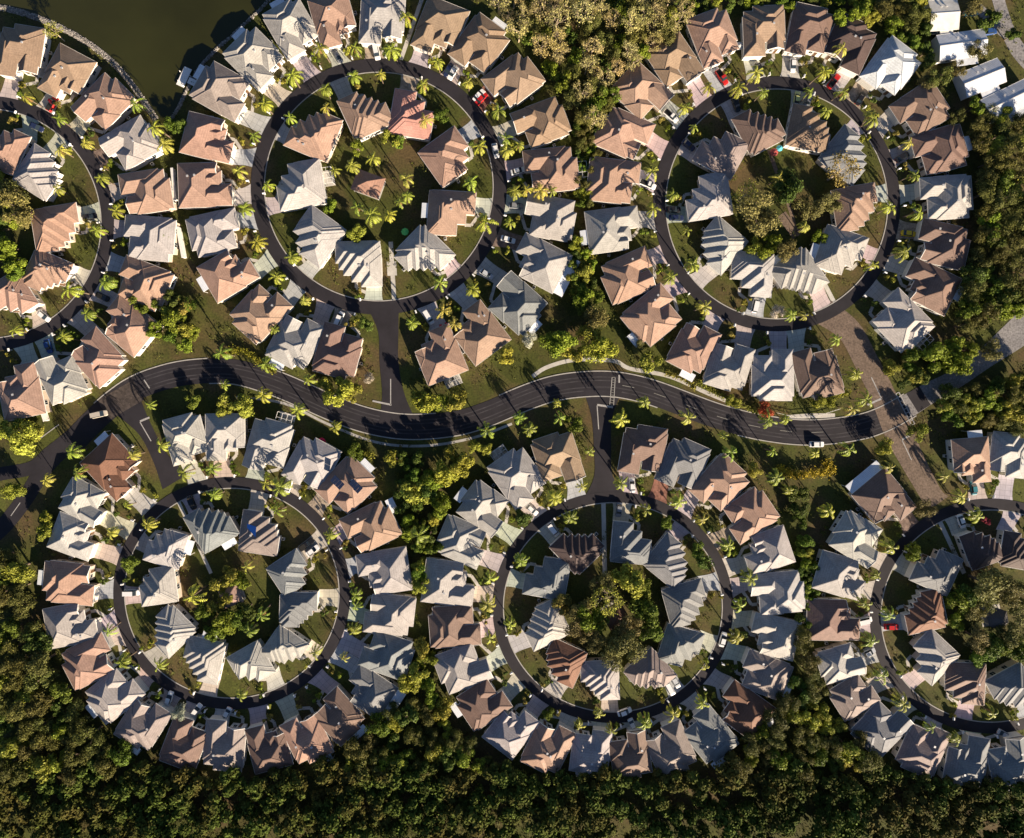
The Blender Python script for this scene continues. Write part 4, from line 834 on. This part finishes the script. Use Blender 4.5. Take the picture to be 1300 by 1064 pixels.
print(Counter(o.name.split('.')[0] for o in col.objects if o.parent is None))
print('palms', len(PL), 'single trees', len(TL), 'wood trees', nt_, 'houses', len(HOUSES))
# hedges
def hedge(pts, wpx, hgt, colr, lab, n):
    r = random.Random(int(pts[0][0])); P = smooth_line(pts, 1); o0 = W(*pts[0]); mb = MB()
    for _ in range(n):
        i = r.randrange(len(P) - 1); t = r.random(); x = P[i][0] + (P[i + 1][0] - P[i][0]) * t + r.gauss(0, wpx * .3); y = P[i][1] + (P[i + 1][1] - P[i][1]) * t + r.gauss(0, wpx * .3)
        X, Y = W(x, y); z = hgt * (.15 + .85 * math.sqrt(r.random())) * (1 + .25 * math.sin(x * .6) * math.cos(y * .5))
        leaf(mb, Vector((X - o0[0], Y - o0[1], z)), Vector((r.uniform(-1, 1), r.uniform(-1, 1), 1.1)).normalized(), r.uniform(.22, .45), r)
    o = mb.build('hedge', [M['leaf']], None, colr); o.location = (*o0, 0); tag(o, lab, 'hedge')
hedge([(988, 594), (1005, 602), (1030, 600), (1052, 597), (1046, 586)], 9, 1.6, (.34, .26, .02), 'golden yellow hedge curling on the lawn below the winding main road', 2600)
hedge([(742, 150), (746, 200), (742, 258)], 8, 2.5, (.16, .18, .02), 'long green hedge between the houses of the two top rings, upper part', 2600)
hedge([(748, 322), (738, 350), (730, 372)], 13, 3, (.22, .21, .03), 'yellow green hedge between the houses of the two top rings, lower part', 2400)
hedge([(285, 448), (310, 446), (335, 462), (350, 470)], 8, 1.8, (.2, .19, .02), 'yellow green hedge above the winding main road near its left end', 1800)
hedge([(445, 572), (458, 577), (472, 578)], 9, 1.8, (.16, .16, .02), 'low green hedge just below the lowest bend of the winding main road', 1300)
hedge([(1030, 712), (1033, 730), (1030, 756)], 8, 2.2, (.2, .2, .02), 'clipped green hedge between the bottom middle and bottom right rings', 1500)
hedge([(845, 474), (870, 482), (880, 492)], 6, 1.5, (.2, .18, .03), 'low hedge between the tan house and the main road footpath', 800)
hedge([(885, 484), (925, 508), (970, 526)], 6, 1.2, (.18, .19, .03), 'low hedge behind the grey houses above the winding main road', 1300)
hedge([(1030, 508), (1052, 504), (1074, 498)], 7, 1.5, (.2, .2, .02), 'short hedge behind the brown house near the right crossroads', 900)
# picket shadows fence above the main road
fe = empty('fence', (*W(1000, 526), 0), 0, label='low white rail fence above the winding main road at the right', cat='fence'); o0 = W(1000, 526); rl = MB()
FP = [(985, 524), (1010, 530), (1040, 527), (1068, 518)]
for a, b in zip(FP, FP[1:]):
    A, B_ = W(*a), W(*b)
    for z in (.5, 1.0): rl.bar((A[0] - o0[0], A[1] - o0[1], z), (B_[0] - o0[0], B_[1] - o0[1], z), .06, .1)
rl.build('rail', [M['fascia']], fe)
pm = MB(); pm.bar((0, 0, 0), (0, 0, 1.15), .12, .12); pm = pm.mesh('post', [M['fascia']])
for a, b in zip(FP, FP[1:]):
    for t in (0, .25, .5, .75):
        q = W(a[0] + (b[0] - a[0]) * t, a[1] + (b[1] - a[1]) * t); put('post', pm, fe, loc=(q[0] - o0[0], q[1] - o0[1], 0))
# low garden walls between the back gardens (white strips in the photo)
for i, (a, b, lab) in enumerate([((222, 216), (226, 256), 'white boundary wall between the left edge and top middle rings, upper one'), ((229, 290), (236, 328), 'white boundary wall between the left edge and top middle rings, lower one'),
                     ((55, 512), (62, 534), 'short white wall at the foot of the leftmost tan house above the main road')]):
    A, B_ = W(*a), W(*b); g = MB(); L_ = math.hypot(B_[0] - A[0], B_[1] - A[1]); g.box(0, L_, -.35, .35, 0, 1.6); g.box(-.1, L_ + .1, -.45, .45, 1.6, 1.7)
    o = g.build('garden_wall', [M['fascia']]); o.location = (*A, 0); o.rotation_euler = (0, 0, math.atan2(B_[1] - A[1], B_[0] - A[0])); tag(o, lab, 'wall')
# umbrellas
for x, y, cc, sx, lab in ((408, 561, (.7, .02, .08), 1.35, 'red parasol behind a grey house outside the bottom left ring'), (514, 294, (.15, .6, .15), 1.2, 'bright green parasol behind a grey house in the top middle ring'),
                      (983, 193, (.4, .08, .07), 1.3, 'dull red parasol behind a house inside the top right ring'), (990, 188, (.1, .5, .6), 1.0, 'small turquoise parasol next to the dull red parasol'),
                      (939, 58, (.7, .66, .6), 1.3, 'cream parasol between two houses at the top of the top right ring')):
    root = empty('parasol', (*W(x, y, 2.3), 0), 0, label=lab, cat='parasol'); c_ = MB(); n = 8
    for k in range(n):
        a, b = 2 * math.pi * k / n, 2 * math.pi * (k + 1) / n; c_.face([(sx * math.cos(a), sx * math.sin(a), 2.2), (sx * math.cos(b), sx * math.sin(b), 2.2), (0, 0, 2.75)])
        c_.face([(sx * math.cos(b), sx * math.sin(b), 2.2), (sx * math.cos(a), sx * math.sin(a), 2.2), (sx * math.cos(a), sx * math.sin(a), 2.05), (sx * math.cos(b), sx * math.sin(b), 2.05)])
    c_.build('canopy', [M['fabric']], root, cc); p_ = MB(); p_.tube([(0, 0, 0), (0, 0, 2.7)], [.04, .04]); p_.build('pole', [M['vent']], root)

# ------------------------------------------------------------------ shrubs and mailboxes by every house
mbx = MB(); mbx.box(-.06, .06, -.06, .06, 0, 1.05); mbx.box(-.16, .16, -.3, .3, 1.05, 1.3); mbx.tube([(0, -.3, 1.3), (0, .3, 1.3)], [.16, .16], 8); mbm = mbx.mesh('mailbox', [M['mailbox']])
for h in HOUSES:
    r = random.Random(int(h[3] * 3 + h[4])); F, E, u, sg, c, s, X, Y, w, d, ent = h[10]; ref = h[9]
    P = F.lerp(E, .9) + u * sg * (-3.9); o = put('mailbox', mbm, None, loc=(P.x, P.y, 0), rz=h[10][4] and math.atan2(s, c)); o.scale = (1.5, 1.5, 1.1)
    tag(o, 'white mailbox at the driveway end of ' + ref, 'mailbox', 'mailboxes along the ring roads')
    for q, (t, off, sc, wd) in enumerate(((.35, -4.2, 1.25, 'large'), (.75, -4.8, .95, 'small'))):
        P = F.lerp(E, t) + u * sg * off + Vector((r.uniform(-.6, .6), r.uniform(-.6, .6)))
        if in_house(P.x, P.y, .6): continue
        root = empty('shrub', (P.x, P.y, 0), r.uniform(0, 6), label='%s green shrub by the driveway of %s' % (wd, ref), cat='shrub', group='shrubs beside the driveways'); sc *= r.uniform(.85, 1.2); root.scale = (sc,) * 3
        m_ = r.choice(BUSH); colr = r.choice(GREENS + [(.22, .2, .03)]); put('foliage', m_[0], root, colr); put('stem', m_[1], root)

acm = MB(); acm.box(-.42, .42, -.42, .42, 0, .85); acm.tube([(0, 0, .85), (0, 0, .9)], [.34, .34], 12, 1); acm = acm.mesh('air_conditioner', [M['vent'], M['tyre']])
for h in HOUSES:
    F, E, u, sg, c, s, X, Y, w, d, ent = h[10]; lx2, ly2 = -sg * (w / 2 + .5), d * .12
    o = put('air_conditioner', acm, None, loc=(X + lx2 * c - ly2 * s, Y + lx2 * s + ly2 * c, 0), rz=math.atan2(s, c)); tag(o, 'grey air conditioner at the side wall of ' + h[9], 'air conditioner', 'air conditioners beside the houses')

# ------------------------------------------------------------------ undergrowth between the houses and under the woods (nobody could count it)
def on_road(x, y, m=2.0):
    for cx, cy, rx, ry, w, nm in RINGS.values():
        q = math.hypot((x - cx) / rx, (y - cy) / ry) * (rx + ry) / 2 - (rx + ry) / 2
        if abs(q) < w / 2 + m: return True
    for i in range(len(MAIN) - 1):
        if dist_seg((x, y), MAIN[i], MAIN[i + 1]) < 17 + m: return True
    for pts, ws in LINKS:
        for i in range(len(pts) - 1):
            if dist_seg((x, y), pts[i], pts[i + 1]) < max(ws[i], ws[i + 1]) / 2 + m: return True
    for pts in ([(-40, 612), (0, 602), (40, 594), (62, 576), (110, 536)], [(-20, 690), (8, 664), (34, 630), (56, 595), (110, 545)], [(1155, 514), (1215, 480), (1250, 455), (1330, 390)]):
        for i in range(len(pts) - 1):
            if dist_seg((x, y), pts[i], pts[i + 1]) < 13 + m: return True
    return False
def in_water(x, y): return inside((x, y), SHs + [(400, -200), (-200, -200)]) 
def on_drive(P):
    for F, E, rz in DRIVES:
        if abs(P.x - F.x) + abs(P.y - F.y) > 30: continue
        D = E - F; t = (P - F).dot(D) / D.length_squared
        if -.2 < t < 1.1 and (P - F - D * t).length < 3.6: return True
    return False
r = random.Random(99); uc = MB(); cnt = 0
for _ in range(29000):
    x, y = r.uniform(-12, 1312), r.uniform(-10, 1075)
    # density: thick behind the houses and under woods, thin on open lawns
    dens = .5 + .5 * math.sin(x * .045 + 1.3 * math.sin(y * .03)) * math.sin(y * .05 + math.cos(x * .02))
    ring_in = any(math.hypot((x - q[0]) / q[2], (y - q[1]) / q[3]) < 1.28 for q in RINGS.values())
    wood = any(inside((x, y), wd[0]) for wd in WOODS)
    if not wood and r.random() > (dens * (.32 if ring_in else .8)): continue
    if on_road(x, y, 5) or in_water(x, y): continue
    X, Y = W(x, y); P = Vector((X, Y))
    if in_house(X, Y, .5) or on_drive(P): continue
    big = r.uniform(.4, 1.0); cnt += 1
    for k in range(9):
        c = Vector((X + r.gauss(0, big * .55), Y + r.gauss(0, big * .55), r.uniform(.1, big * 1.1))); leaf(uc, c, Vector((r.uniform(-1, 1), r.uniform(-1, 1), 1)).normalized(), r.uniform(.18, .42), r)
for h in HOUSES:                           # planting beds hugging the side walls
    F, E, u, sg, c, s, X, Y, w, d, ent = h[10]; hx2, hy2 = w / 2 + .2, d / 2 + .2
    for _ in range(46):
        sd2 = r.randrange(4); t = r.uniform(-1, 1); o2 = r.uniform(.1, 1.5)
        lx2, ly2 = [(hx2 + o2, t * hy2), (-hx2 - o2, t * hy2), (t * hx2, hy2 + o2), (t * hx2, -hy2 - o2 * .5)][sd2]
        P = Vector((X + lx2 * c - ly2 * s, Y + lx2 * s + ly2 * c))
        if math.sin(P.x * .9) * math.cos(P.y * .8) < -.35 or on_drive(P) or in_house(P.x, P.y, .1): continue
        px_, py_ = P.x / S + NX, NY - P.y / S
        if on_road(px_, py_, 3): continue
        big = r.uniform(.25, .7)
        for k in range(9): leaf(uc, Vector((P.x + r.gauss(0, big * .6), P.y + r.gauss(0, big * .6), r.uniform(.1, big * 1.8))), Vector((r.uniform(-1, 1), r.uniform(-1, 1), 1)).normalized(), r.uniform(.16, .38), r)
tag(uc.build('undergrowth', [M['cover']]), 'low green and olive undergrowth filling the gaps between gardens', 'undergrowth', kind='stuff'); print('undergrowth clumps', cnt)

# ------------------------------------------------------------------ light, world, camera
SUN_EL, tx, ty = R(18), .58, -.81
sun = bpy.data.lights.new('sun', 'SUN'); sun.energy = 5; sun.angle = R(.5); sun.color = (1, .83, .63)
so = bpy.data.objects.new('sun', sun); col.objects.link(so)
dv = Vector((tx * math.cos(SUN_EL), ty * math.cos(SUN_EL), math.sin(SUN_EL))); so.rotation_euler = dv.to_track_quat('Z', 'Y').to_euler()
sc = bpy.context.scene; w = bpy.data.worlds.new('World'); sc.world = w; w.use_nodes = True; nt = w.node_tree
sk = nt.nodes.new('ShaderNodeTexSky'); sk.sky_type = 'NISHITA'; sk.sun_disc = False; sk.air_density = .55; sk.ozone_density = 1.4; sk.dust_density = .3; sk.sun_elevation = SUN_EL; sk.sun_rotation = math.atan2(tx, ty)
nt.links.new(sk.outputs[0], nt.nodes['Background'].inputs[0]); nt.nodes['Background'].inputs[1].default_value = .05
cam = bpy.data.cameras.new('camera'); co = bpy.data.objects.new('camera', cam); col.objects.link(co); co.location = (0, 0, H); co.rotation_euler = (0, 0, 0)
cam.sensor_width = 36; cam.sensor_fit = 'HORIZONTAL'; cam.lens = 36 * H / (1300 * S); cam.shift_y = -46 / 1300; cam.clip_end = 6000; cam.clip_start = .5
sc.camera = co; sc.view_settings.view_transform = 'Standard'; sc.view_settings.look = 'None'; sc.view_settings.exposure = 1.32; sc.view_settings.gamma = 1
